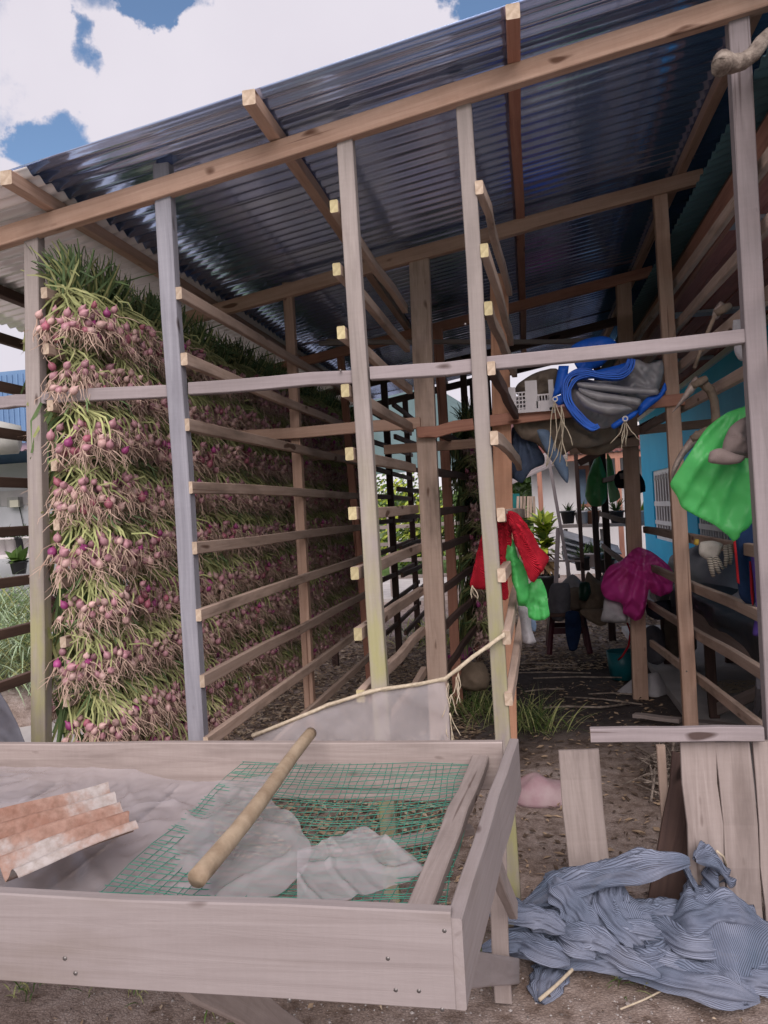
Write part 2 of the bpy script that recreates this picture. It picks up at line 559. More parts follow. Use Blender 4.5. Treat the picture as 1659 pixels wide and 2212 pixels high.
def ground_material():
    m, t, b = bsdf_mat('trodden_soil')
    L = t.links
    v = mapping(t, (1, 1, 1))
    big = N(t, 'ShaderNodeTexNoise', Scale=.9, Detail=5.0, Roughness=.6); L.new(v, big.inputs['Vector'])
    mid = N(t, 'ShaderNodeTexNoise', Scale=14.0, Detail=8.0, Roughness=.7); L.new(v, mid.inputs['Vector'])
    fin = N(t, 'ShaderNodeTexVoronoi', Scale=130.0); L.new(v, fin.inputs['Vector'])
    r1 = ramp(t, ((.35, (.22, .175, .15)), (.52, (.42, .365, .335)), (.7, (.53, .48, .455)))); L.new(mid.outputs['Fac'], r1.inputs[0])
    r2 = ramp(t, ((.40, (.68, .60, .55)), (.62, (1.05, 1.0, 1.0)))); L.new(big.outputs['Fac'], r2.inputs[0])
    col = mixc(t, 1.0, r1.outputs[0], r2.outputs[0], 'MULTIPLY')
    r3 = ramp(t, ((.0, (1.45, 1.4, 1.4)), (.22, (1, 1, 1)), (.6, (.72, .7, .7)))); L.new(fin.outputs['Distance'], r3.inputs[0])
    col = mixc(t, .8, col, r3.outputs[0], 'MULTIPLY')
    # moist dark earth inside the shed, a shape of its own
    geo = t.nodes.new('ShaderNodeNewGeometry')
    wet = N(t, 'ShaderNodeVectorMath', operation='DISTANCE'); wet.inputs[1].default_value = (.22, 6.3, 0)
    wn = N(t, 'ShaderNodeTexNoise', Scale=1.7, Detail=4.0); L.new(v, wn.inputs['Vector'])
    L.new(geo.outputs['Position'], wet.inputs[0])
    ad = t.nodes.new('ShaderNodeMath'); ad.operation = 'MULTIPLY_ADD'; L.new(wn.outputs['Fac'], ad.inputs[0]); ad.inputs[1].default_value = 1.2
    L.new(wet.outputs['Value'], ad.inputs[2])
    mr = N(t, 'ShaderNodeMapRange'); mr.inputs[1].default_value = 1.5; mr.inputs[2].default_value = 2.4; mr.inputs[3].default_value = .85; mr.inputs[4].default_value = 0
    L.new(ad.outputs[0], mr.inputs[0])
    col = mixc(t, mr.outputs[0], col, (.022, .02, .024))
    L.new(col, b.inputs['Base Color'])
    b.inputs['Roughness'].default_value = .95
    b.inputs['Specular IOR Level'].default_value = .15
    bp = N(t, 'ShaderNodeBump', Strength=.9, Distance=.012); L.new(mid.outputs['Fac'], bp.inputs['Height'])
    bp2 = N(t, 'ShaderNodeBump', Strength=.5, Distance=.004); L.new(fin.outputs['Distance'], bp2.inputs['Height']); L.new(bp.outputs[0], bp2.inputs['Normal'])
    L.new(bp2.outputs[0], b.inputs['Normal'])
    return m


def gh(x, y):
    d = max(abs(x) - 6, abs(y - 5) - 9, 0)
    k = 1 / (1 + d * .3)
    return k * (.022 * noise.noise(Vector((x * 1.3, y * 1.3, 3))) + .008 * noise.noise(Vector((x * 6, y * 6, 9)))) - .012


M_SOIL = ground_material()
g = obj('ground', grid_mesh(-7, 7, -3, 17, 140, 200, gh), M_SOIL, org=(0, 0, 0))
tag(g, kind='structure')
M_GRASSG = plain('far_grass', (.13, .22, .05), (.08, .15, .035), .6, .95, bump=.8, bscale=9)


def far_h(x, y):
    d = max(0.0, math.hypot(x, y) - 24)
    return -.06 + d * .01 * (1 + .5 * noise.noise(Vector((x * .03, y * .03, 1))))


g2 = obj('field', grid_mesh(-400, 400, -300, 500, 60, 60, far_h), M_GRASSG, org=(0, 0, 0))
tag(g2, kind='structure')


def slab(name, pts, z0, z1, mat, label=None):
    mb = MB()
    n = len(pts)
    mb.add([(x, y, z0) for x, y in pts] + [(x, y, z1) for x, y in pts],
           [tuple(range(n))[::-1], tuple(range(n, 2 * n))] + [(i, (i + 1) % n, n + (i + 1) % n, n + i) for i in range(n)])
    o = obj(name, mb, mat, org=(0, 0, 0))
    return tag(o, kind='structure')


slab('concrete_path', [(-6.9, 3.4), (-2.25, 3.4), (-2.5, 12.5), (-1.7, 12.5), (-1.0, 16.8), (-6.9, 16.8)], -.2, .045, M_CONC)
slab('bounce_slab', [(-40, -8), (40, -8), (40, .62), (-40, .80)], -.3, .012, M_CONC)  # unseen pale slab, added to bounce light up under the roof
slab('concrete_floor', [(.92, 2.95), (3.5, 2.95), (3.5, 9.0), (.92, 9.0)], -.2, .05, M_CONC)

# hills, a slight blue of distance haze mixed into their cover colours
def hill(name, x, y, w, h, col1, col2, seed):
    mb = grid_mesh(-w, w, -w * .5, w * .5, 40, 14, lambda a, b: max(0, h * math.exp(-(a / w * 1.6) ** 2 - (b / w * 3) ** 2) * (1 + .35 * noise.fractal(Vector((a / w * 3 + seed, b / w * 3, 0)), 1, 2, 4)) - h * .06))
    for i, v in enumerate(mb.v):
        mb.v[i] = (v[0] + x, v[1] + y, v[2])
    o = obj(name, mb, plain(name + '_cover', col1, col2, .12, .95), org=(x, y, 0))
    tag(o, kind='structure')


hill('hill', -60, 260, 150, 42, (.11, .16, .17), (.08, .12, .12), 3)
hill('hill', 120, 330, 190, 40, (.12, .17, .19), (.09, .13, .14), 8)
hill('hill', -230, 220, 160, 30, (.11, .16, .15), (.08, .12, .11), 11)

# ------------------------------------------------------------------ the drying shed
RA, RM = 2.955, 0.1586            # height of the beam tops at X = 0, rise per metre


def rz(x):
    return RA + RM * x


Y1, Y2, Y3, Y4, Y5 = 2.8, 4.28, 5.95, 7.4, 8.7
shed = thing('drying_shed', 'open timber drying shed with racks of rails under a sloping corrugated metal roof', 'shed', (-.6, 2.8, 0))


def post(xy_top, xy_bot, Y, w, d, mat, z0=-.05, z1=None, name='post'):
    a, b = P(*xy_top, Y=Y), P(*xy_bot, Y=Y)
    k = (b.x - a.x) / (b.z - a.z)
    zt = a.z if z1 is None else z1
    p, q = Vector((b.x + (z0 - b.z) * k, Y, z0)), Vector((a.x + (zt - a.z) * k, Y, zt))
    return beam(name, p, q, w, d, mat, shed, up=Vector((0, 1, 0)), n=6)


# front row
post((75, 512), (90, 1590), Y1, .062, .05, W_POST)
post((352, 358), (424, 1520), Y1 - .012, .064, .05, W_GREY)
post((747, 300), (821, 1490), Y1, .058, .05, W_POST)
post((1001, 222), (1080, 1500), Y1, .054, .05, W_POST)
post((1590, 45), (1666, 1400), Y1, .066, .055, W_PALE)
# second row
post((622, 612), (668, 1450), Y2, .054, .05, W_BEAM)
post((905, 560), (948, 1500), Y2, .108, .06, W_RAIL)
post((1075, 480), (1094, 1450), Y2 + .03, .10, .03, W_ORANGE, z1=2.7)
post((1425, 402), (1492, 1560), Y2, .07, .05, W_BEAM)
# third row
post((420, 700), (440, 1400), Y3, .055, .05, W_BEAM, z1=rz(-1.9) - .07)
post((735, 750), (775, 1200), Y3, .055, .05, W_RED)
post((1345, 612), (1385, 1523), Y3, .105, .06, W_BEAM)
post((945, 700), (985, 1420), Y3 - .25, .07, .04, W_RED, z1=2.75)
# far rows, in a darker wood
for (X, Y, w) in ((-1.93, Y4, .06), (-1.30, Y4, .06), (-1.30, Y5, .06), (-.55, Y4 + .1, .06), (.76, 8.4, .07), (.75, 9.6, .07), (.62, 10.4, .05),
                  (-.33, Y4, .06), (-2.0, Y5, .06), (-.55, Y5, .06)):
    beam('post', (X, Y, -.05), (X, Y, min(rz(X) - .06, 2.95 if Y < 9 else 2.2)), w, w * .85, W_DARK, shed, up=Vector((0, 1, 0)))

# sloping beams under the roof
def slope_beam(Y, x0, x1, mat, h=.072, w=.045):
    beam('top_beam', (x0, Y, rz(x0) - h / 2), (x1, Y, rz(x1) - h / 2), w, h, mat, shed, n=7)


slope_beam(Y1 - .03, -2.5, .98, W_BEAM)
slope_beam(Y2 - .02, -2.4, .96, W_BEAM)
slope_beam(Y3 - .02, -2.4, .96, W_RED)
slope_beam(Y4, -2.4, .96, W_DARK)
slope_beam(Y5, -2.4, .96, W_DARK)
# purlins running back
for X, m in ((-2.42, W_DARK), (-1.745, W_BEAM), (-.84, W_BEAM), (.031, W_RED), (.86, W_BEAM)):
    beam('purlin', (X, 2.50, rz(X) + .026), (X, 8.85, rz(X) + .026), .045, .05, m, shed, end=M_CUTP, n=9)
# round blocks cut from the beam under the first purlin stay part of the timber

# corrugated roof: two tiers of lapped sheets
PITCH = .076


def roof_sheet(x0, x1, y0, mat, dz=0.0, nw=10):
    mb = MB()
    seg = 8
    ny = nw * seg + 1
    nx = 7
    sx = rng.uniform(-.004, .004)
    vs = []
    for j in range(ny):
        yy = y0 + j * PITCH / seg
        zz = .0095 * math.cos(2 * math.pi * j / seg)
        for i in range(nx):
            xx = x0 + (x1 - x0) * i / (nx - 1)
            vs.append((xx, yy, rz(xx) + .052 + .0105 + zz + dz + sx * math.sin(i * 1.3 + j * .05) + .0015 * noise.noise(Vector((xx * 2, yy * 3, y0)))))
    fs = [(j * nx + i, j * nx + i + 1, (j + 1) * nx + i + 1, (j + 1) * nx + i) for j in range(ny - 1) for i in range(nx - 1)]
    mb.add(vs, fs, 0, True)
    o = obj('roof_sheet', mb, mat, shed, org=(x0, y0, rz(x0)))
    sm = o.modifiers.new('gauge', 'SOLIDIFY'); sm.thickness = .0012
    return o


for k in range(9):
    y0 = 2.545 + k * .70
    lift = .002 * (k % 2)
    roof_sheet(-2.75, -1.70, y0, M_ZINCN, lift)
    roof_sheet(-1.78, 2.0, y0, M_ZINC, .006 + lift)

# middle rail across the front, cut between the posts
for (xa, ya, xb, yb) in ((-40, 869, 66, 866), (96, 860, 370, 844), (411, 841, 765, 814), (801, 810, 1020, 790), (1047, 786, 1616, 731)):
    beam('cross_rail', P(xa, ya, Y=Y1 + .006), P(xb, yb, Y=Y1 + .006), .04, .047, W_PALE, shed, n=5)
# cross rails of the second row
for (xa, ya, xb, yb, Y, m) in ((520, 942, 908, 914, Y2 - .045, W_BEAM), (902, 936, 1023, 916, Y2 - .06, W_RED), (1050, 910, 1480, 862, Y2 - .03, W_RED),
                               (830, 972, 1030, 958, Y2 + .7, W_BEAM), (640, 990, 775, 977, Y3 - .06, W_BEAM), (1110, 960, 1560, 912, Y3 - .06, W_BEAM), (1230, 975, 1380, 952, Y3 - .1, W_BEAM)):
    beam('cross_rail', P(xa, ya, Y=Y), P(xb, yb, Y=Y), .035, .06, m, shed, n=4)
# loose long laths lying up under the roof
beam('lath', P(690, 742, Y=5.2), P(1290, 735, Y=5.2), .03, .028, W_OLD, shed, n=7)
beam('lath', P(705, 735, Y=5.24), P(1280, 741, Y=5.24), .03, .02, W_RAIL, shed, n=7)

# drying rails, front to back: (photo points of the front ends, side of the post, where they end)
RAIL1 = [639, 764, 884, 1006, 1133, 1259, 1385, 1509]
S1Z = [P(88, y, Y=Y1).z for y in RAIL1]
X1R, X1L = -1.80, -1.985
for z in S1Z:
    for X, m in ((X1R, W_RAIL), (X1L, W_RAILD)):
        for (ya, yb) in ((2.76 if X == X1R else 3.3, 5.2), (5.2, 8.2)):
            dz = rng.gauss(0, .006)
            beam('rail', (X, ya, z + dz), (X + rng.gauss(0, .008), yb - .01, z + dz + rng.gauss(0, .01)), .026, .042, m, shed, end=M_CUTP)
S2Z = [P(390, 636, Y=2.8).z, P(404, 780, Y=2.8).z, P(415, 918, Y=2.8).z, P(424, 1051, Y=2.8).z, P(434, 1185, Y=2.8).z, P(440, 1325, Y=2.8).z, P(446, 1467, Y=2.8).z]
S2Z += [S2Z[-1] - .235, S2Z[-1] - .47]
X2 = -1.245
for z in S2Z:
    beam('rail', (X2, 2.765, z), (X2 + .008, 5.96, z + rng.gauss(0, .012)), .026, .046, W_RAIL, shed, end=M_CUTP, n=6)
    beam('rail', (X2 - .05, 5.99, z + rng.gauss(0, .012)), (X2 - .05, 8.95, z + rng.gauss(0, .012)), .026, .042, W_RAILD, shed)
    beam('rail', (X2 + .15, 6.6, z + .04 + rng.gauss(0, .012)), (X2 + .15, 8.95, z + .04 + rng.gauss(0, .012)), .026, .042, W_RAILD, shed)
S3 = [(734, 450), (741, 585), (750, 720), (760, 845), (767, 979), (775, 1110), (782, 1239), (790, 1369)]
S3Z = [P(*q, Y=2.78).z for q in S3]
S3Z += [S3Z[-1] - .22, S3Z[-1] - .44]
for z in S3Z:
    beam('rail', (-.632, 2.76, z), (-.61, 4.26, z + rng.gauss(0, .008)), .03, .046, W_RAIL, shed, end=M_CUT)
for z in S3Z[3:]:
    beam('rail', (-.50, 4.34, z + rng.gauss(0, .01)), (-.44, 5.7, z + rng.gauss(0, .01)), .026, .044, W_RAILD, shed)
S4 = [(1033, 408), (1040, 545), (1041, 668), (1047, 800), (1052, 947), (1078, 1115), (1086, 1240), (1090, 1378), (1098, 1508)]
X4 = -.105
for i, q in enumerate(S4):
    z = P(*q, Y=2.78).z
    z2 = z + (.03, -.02, .02, .0, -.03, -.01, .05, .16, .2)[i]
    beam('rail', (X4, 2.765, z), (X4 + .06, 4.27, z2), .028, .048, W_RAIL if i != 3 else W_DARK, shed, end=M_CUT if i in (1, 2) else M_CUTP, bow=(.02 if i in (4, 7) else 0), n=7)
# right rack: rails from the third row to the front post and on past it
S5 = [(1448, 605, 1585, 380), (1454, 695, 1604, 500), (1459, 788, 1609, 645), (1478, 876, 1618, 784), (1480, 1166, 1648, 1203), (1487, 1270, 1652, 1353), (1492, 1370, 1662, 1482), (1496, 1470, 1664, 1606)]
for i, (xa, ya, xb, yb) in enumerate(S5):
    z = P(xa, ya, Y=Y2 - .03).z
    X = .80
    zb = P(xb, yb, Y=2.86).z
    zb = z if abs(zb - z) > .12 else zb
    beam('rail', (X + .01, 5.94, z + (z - zb) * 1.1), (X + .03, 2.45, zb), .028, .048, W_RAIL, shed, end=M_CUTP, n=7)
for z in (.62, .95, 1.28, 1.62, 2.0):
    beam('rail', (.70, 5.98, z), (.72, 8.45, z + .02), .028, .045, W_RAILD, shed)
# side rails seen beyond the left post
for z in [s - .02 for s in S1Z]:
    beam('rail', (-2.36, 2.9, z + .0), (-2.36, 6.2, z + rng.gauss(0, .01)), .03, .046, W_RAILD, shed)
beam('post', (-2.36, 6.0, 0), (-2.36, 6.0, 2.5), .06, .06, W_DARK, shed, up=Vector((0, 1, 0)))
# slanting brace in the right bay
beam('brace', P(1250, 1000, Y=Y3 - .05), P(1420, 905, Y=Y3 - .05), .03, .05, W_DARK, shed)
# nails
for (x, y, Y) in ((735, 335 + 465, Y1 - .026), (1183 + 300, 1450, Y2 - .027), (905, 930, Y2 - .07), (1005, 700, Y1 - .026), (97, 865, Y1 - .026)):
    mb = MB(); p = P(x, y, Y=Y)
    mb.tube([p + Vector((0, .01, 0)), p + Vector((0, -.002, 0))], [.0035, .0045], 6)
    obj('nail', mb, M_NAIL, shed)

# ------------------------------------------------------------------ shallot bundles
def bulb_mesh(i, mats, mi=0):
    r = random.Random(40 + i)
    mb = MB()
    prof = [(.003, -.0150), (.0095, -.0120), (.0142, -.004), (.0140, .004), (.0095, .0115), (.0040, .0165), (.0022, .024)]
    prof = [(a * (1 + r.uniform(-.08, .08)), z) for a, z in prof]
    mb.lathe((0, 0, 0), prof, 7, mi)
    return mb.mesh('bulb', mats)


def skin(name, c1, c2, streak):
    m, t, b = bsdf_mat(name)
    v = mapping(t, (1, 1, .12))
    oi = t.nodes.new('ShaderNodeObjectInfo')
    ad = t.nodes.new('ShaderNodeVectorMath'); ad.operation = 'ADD'
    t.links.new(v, ad.inputs[0]); t.links.new(oi.outputs['Random'], ad.inputs[1])
    n = N(t, 'ShaderNodeTexNoise', Scale=120.0, Detail=4.0, Roughness=.6)
    t.links.new(ad.outputs[0], n.inputs['Vector'])
    r = ramp(t, ((.32, c2), (.6, c1), (.74, streak)))
    t.links.new(n.outputs['Fac'], r.inputs[0])
    hs = t.nodes.new('ShaderNodeHueSaturation')
    mr = N(t, 'ShaderNodeMapRange'); mr.inputs[3].default_value = .75; mr.inputs[4].default_value = 1.25
    t.links.new(oi.outputs['Random'], mr.inputs[0]); t.links.new(mr.outputs[0], hs.inputs['Value'])
    t.links.new(r.outputs[0], hs.inputs['Color'])
    t.links.new(hs.outputs[0], b.inputs['Base Color'])
    b.inputs['Roughness'].default_value = .5
    return m


SK = [skin('dusty_pink_skin', (.40, .21, .235), (.29, .13, .16), (.50, .34, .33)),
      skin('pale_dry_skin', (.52, .35, .32), (.40, .23, .225), (.62, .48, .42)),
      skin('purple_skin', (.33, .055, .19), (.24, .035, .14), (.45, .18, .28)),
      skin('red_skin', (.36, .115, .155), (.27, .07, .11), (.48, .25, .24))]
M_ROOT = plain('dry_roots', (.52, .385, .31), (.36, .245, .195), 30, .95)
M_STALK = plain('yellow_green_stalks', (.40, .40, .185), (.25, .285, .11), 14, .7, var=.25)
M_TOPS = plain('dark_green_tops', (.15, .22, .09), (.085, .14, .06), 14, .7, var=.35)
BULBS = [[bulb_mesh(i, [m]) for i in range(3)] for m in SK]


def bundle_data(seed, top=False, loose=False):
    r = random.Random(seed)
    nb = r.randint(42, 50)
    bulbs = []
    for i in range(nb):
        for _ in range(30):
            p = Vector((r.uniform(.01, .15), r.uniform(-.112, .112), r.uniform(-.170, -.060)))
            p.x -= .35 * abs(p.y) - .02
            if all((p - q[0]).length > .0175 for q in bulbs):
                break
        k = r.choices((0, 1, 2, 3), (7, 5, .6, 1.4))[0]
        tilt = Matrix.Rotation(r.gauss(0, .5), 3, 'X') @ Matrix.Rotation(r.gauss(.35, .45), 3, 'Y')
        bulbs.append((p, k, r.randrange(3), tilt, r.uniform(.78, 1.12)))
    roots, leaves = MB(), MB()
    for (p, k, vi, tl, s) in bulbs:
        for _ in range(7):
            a = p + tl @ Vector((r.gauss(0, .004), r.gauss(0, .004), -.015 * s))
            d = Vector((r.gauss(.35, .7), r.gauss(0, .7), r.gauss(-1, .35))).normalized()
            L = r.uniform(.03, .105)
            pts = [a]
            for q in range(4):
                d = (d + Vector((r.gauss(0, .4), r.gauss(0, .4), r.gauss(-.25, .3)))).normalized()
                pts.append(pts[-1] + d * L / 4)
            roots.ribbon(pts, [.0032, .0030, .0027, .0021, .0011], Vector((r.gauss(1, .4), r.gauss(-.5, .5), r.gauss(0, .4))))
        # stalk from the bulb neck up to the rail
        for _ in range(1):
            a = p + tl @ Vector((0, 0, .022 * s))
            tie = Vector((r.uniform(-.01, .035), r.gauss(0, .028), r.uniform(-.005, .03)))
            mid = (a + tie) / 2 + Vector((r.uniform(.005, .05), r.gauss(0, .018), r.uniform(-.01, .02)))
            pts = [a, a.lerp(mid, .55) + Vector((.006, 0, .004)), mid, mid.lerp(tie, .6) + Vector((.004, 0, .008)), tie]
            leaves.ribbon(pts, [.0038, .0055, .0065, .0065, .006], Vector((1, r.gauss(-.4, .5), r.gauss(0, .3))), 0)
    H = .175 if top else .075
    for i in range(110 if top else 60):
        a = Vector((r.uniform(-.02, .045), r.gauss(0, .03), r.uniform(-.01, .02)))
        ang = r.gauss(0, .5)
        hgt = H * r.uniform(.6, 1.08)
        e = a + Vector((r.gauss(.01, .045) if top else r.uniform(.0, .085), math.sin(ang) * hgt * .85, hgt * math.cos(ang) * (1 if top else .65)))
        m = a.lerp(e, .5) + Vector((r.gauss(.012, .01), r.gauss(0, .008), .012))
        if r.random() < .13:
            e = e + Vector((r.uniform(.03, .09), r.gauss(0, .06), -r.uniform(.05, .12)))
        leaves.ribbon([a, a.lerp(m, .5) + Vector((.003, 0, 0)), m, m.lerp(e, .5) + Vector((.004, 0, .003)), e], [.006, .0075, .007, .006, .003],
                      Vector((1, r.gauss(-.4, .6), r.gauss(0, .3))), 0 if r.random() < (.3 if top else .45) else 1)
    # the other half of the bundle hangs behind the rail
    for i in range(46):
        a = Vector((r.uniform(-.03, .0), r.gauss(0, .05), r.uniform(-.01, .03)))
        e = Vector((r.uniform(-.11, -.05), r.uniform(-.12, .12), r.uniform(-.23, -.10)))
        leaves.ribbon([a, a.lerp(e, .4) + Vector((-.03, 0, .03)), e], [.009, .014, .008], Vector((1, r.gauss(0, .4), r.gauss(0, .3))), 0 if r.random() < .5 else 1)
    # stray stalks hanging across the face
    for i in range(4):
        a = Vector((r.uniform(.06, .12), r.gauss(0, .07), r.uniform(-.10, .04)))
        e = a + Vector((r.uniform(0, .04), r.gauss(.04, .06), r.uniform(-.14, .03)))
        leaves.ribbon([a, a.lerp(e, .5) + Vector((.015, 0, .01)), e], [.005, .006, .003], Vector((1, -.4, 0)), 0)
    cl = MB()
    for (p, k, vi, tl, s) in bulbs:
        src = BULBS[k][vi]
        cl.add([p + (tl @ v.co) * s for v in src.vertices], [tuple(f.vertices) for f in src.polygons], k, True)
    return dict(bulbs=bulbs, roots=roots.mesh('root_tuft', M_ROOT), leaves=leaves.mesh('leaf_tuft', [M_STALK, M_TOPS]), cl=cl.mesh('bulb_cluster', SK))


BD = [bundle_data(100 + i) for i in range(7)]
BT = [bundle_data(200 + i, True) for i in range(4)]
ORD = ['first', 'second', 'third', 'fourth', 'fifth', 'sixth', 'seventh', 'eighth', 'ninth', 'tenth', 'eleventh', 'twelfth', 'thirteenth', 'fourteenth',
       'fifteenth', 'sixteenth', 'seventeenth', 'eighteenth', 'nineteenth', 'twentieth', 'twenty first', 'twenty second', 'twenty third', 'twenty fourth', 'twenty fifth', 'twenty sixth', 'twenty seventh', 'twenty eighth']
ROWN = ['top', 'second', 'third', 'fourth', 'fifth', 'sixth', 'seventh', 'bottom']


def place_bundle(loc, rz_, data, label, detail, group, sc=1.0):
    M = Matrix.Translation(loc) @ Matrix.Rotation(rz_, 4, 'Z') @ Matrix.Rotation(rng.gauss(0, .07), 4, 'X') @ Matrix.Diagonal((sc, sc * rng.uniform(.92, 1.1), sc * rng.uniform(.92, 1.08), 1))
    t = bpy.data.objects.new('shallot_bundle', None)
    t.empty_display_size = .05
    COL.objects.link(t)
    t.matrix_basis = M
    tag(t, label, 'shallots', group)

    def child(name, me, m=None, kind=None):
        o = bpy.data.objects.new(name, me)
        COL.objects.link(o)
        o.parent = t
        if m is not None:
            o.matrix_basis = m
        if kind:
            o['kind'] = kind
    child('root_tuft', data['roots'], kind='stuff')
    child('leaf_tuft', data['leaves'], kind='stuff')
    if detail:
        for (p, k, vi, tl, s) in data['bulbs']:
            child('bulb', BULBS[k][vi], Matrix.Translation(p) @ tl.to_4x4() @ Matrix.Scale(s, 4))
    else:
        child('bulb_cluster', data['cl'], kind='stuff')


GB = 'shallot bundles hanging on the drying rails'
for ri, z in enumerate(S1Z):
    y = 2.86 + rng.uniform(0, .05)
    i = 0
    while y < 8.0:
        d = rng.choice(BT if ri == 0 else BD)
        detail = y < 4.15
        if i < 28:
            lab = 'drying shallots, %s bundle back from the front post on the %s rail' % (ORD[i], ROWN[ri])
        else:
            lab = 'drying shallots far back in the shaded depth of the %s rail' % ROWN[ri]
        place_bundle((-1.775 + rng.gauss(0, .012), y, z + .01 + rng.gauss(0, .012)), rng.gauss(0, .18) - (.45 if i == 0 else 0), d, lab, detail, GB, 1.12 if i == 0 else rng.uniform(1.0, 1.15))
        y += rng.uniform(.165, .205) * (1 if y < 5 else 1.25)
        i += 1
# a last row just above the ground
y = 2.84
i = 0
while y < 8.0:
    place_bundle((-1.775 + rng.gauss(0, .012), y, S1Z[-1] - .205 + rng.gauss(0, .012)), rng.gauss(0, .18), rng.choice(BD),
                 'drying shallots, %s bundle back from the front post just above the ground' % ORD[i], False, GB, rng.uniform(1.0, 1.15))
    y += rng.uniform(.15, .19) * (1 if y < 4 else 1.5)
    i += 1
# bundles on the outer side of the same rack, peeping past the left post
for ri, z in enumerate(S1Z):
    place_bundle((-1.905, 2.99 + rng.uniform(-.02, .02), z + rng.gauss(0, .01)), math.pi + rng.gauss(.3, .2), rng.choice(BD),
                 'small tuft of shallots peeping out past the left post at the %s rail' % ROWN[ri], True, GB, .72)
# the second wall of bundles in the middle of the shed
n2 = 0
for ri in range(7):
    z = 2.02 - ri * .235
    y = 5.75
    k = 0
    while y < 7.6:
        place_bundle((-.43 + rng.gauss(0, .012), y, z), rng.gauss(0, .2), rng.choice(BD if ri else BT),
                     'shallots in the dark wall behind the red brown post, %s row, %s bundle' % (ROWN[ri], ORD[k]), False, GB, 1.2)
        y += rng.uniform(.27, .32)
        k += 1

# ------------------------------------------------------------------ cloth, bags and sacks
def resample(pts, step, smooth=True):
    n = len(pts)
    outp = []
    for i in range(n):
        p0, p1, p2, p3 = (Vector(pts[(i + k - 1) % n]) for k in range(4))
        m = max(1, int((p2 - p1).length / step))
        for k in range(m):
            t = k / m
            if smooth:
                q = .5 * ((2 * p1) + (p2 - p0) * t + (2 * p0 - 5 * p1 + 4 * p2 - p3) * t * t + (3 * p1 - p0 - 3 * p2 + p3) * t ** 3)
                q = q.lerp(p1.lerp(p2, t), .35)
            else:
                q = p1.lerp(p2, t)
            outp.append(q)
    return outp


def poly_in(px, py, poly):
    ins = np.zeros(px.shape, bool)
    n = len(poly)
    for i in range(n):
        x1, y1 = poly[i]; x2, y2 = poly[(i + 1) % n]
        c = ((y1 > py) != (y2 > py))
        xi = (x2 - x1) * (py - y1) / ((y2 - y1) if y2 != y1 else 1e-9) + x1
        ins ^= c & (px < xi)
    return ins


def seg_dist(px, py, poly):
    d = np.full(px.shape, 1e9)
    n = len(poly)
    for i in range(n):
        ax, ay = poly[i]; bx, by = poly[(i + 1) % n]
        dx, dy = bx - ax, by - ay
        t = np.clip(((px - ax) * dx + (py - ay) * dy) / (dx * dx + dy * dy + 1e-12), 0, 1)
        d = np.minimum(d, np.hypot(px - ax - t * dx, py - ay - t * dy))
    return d


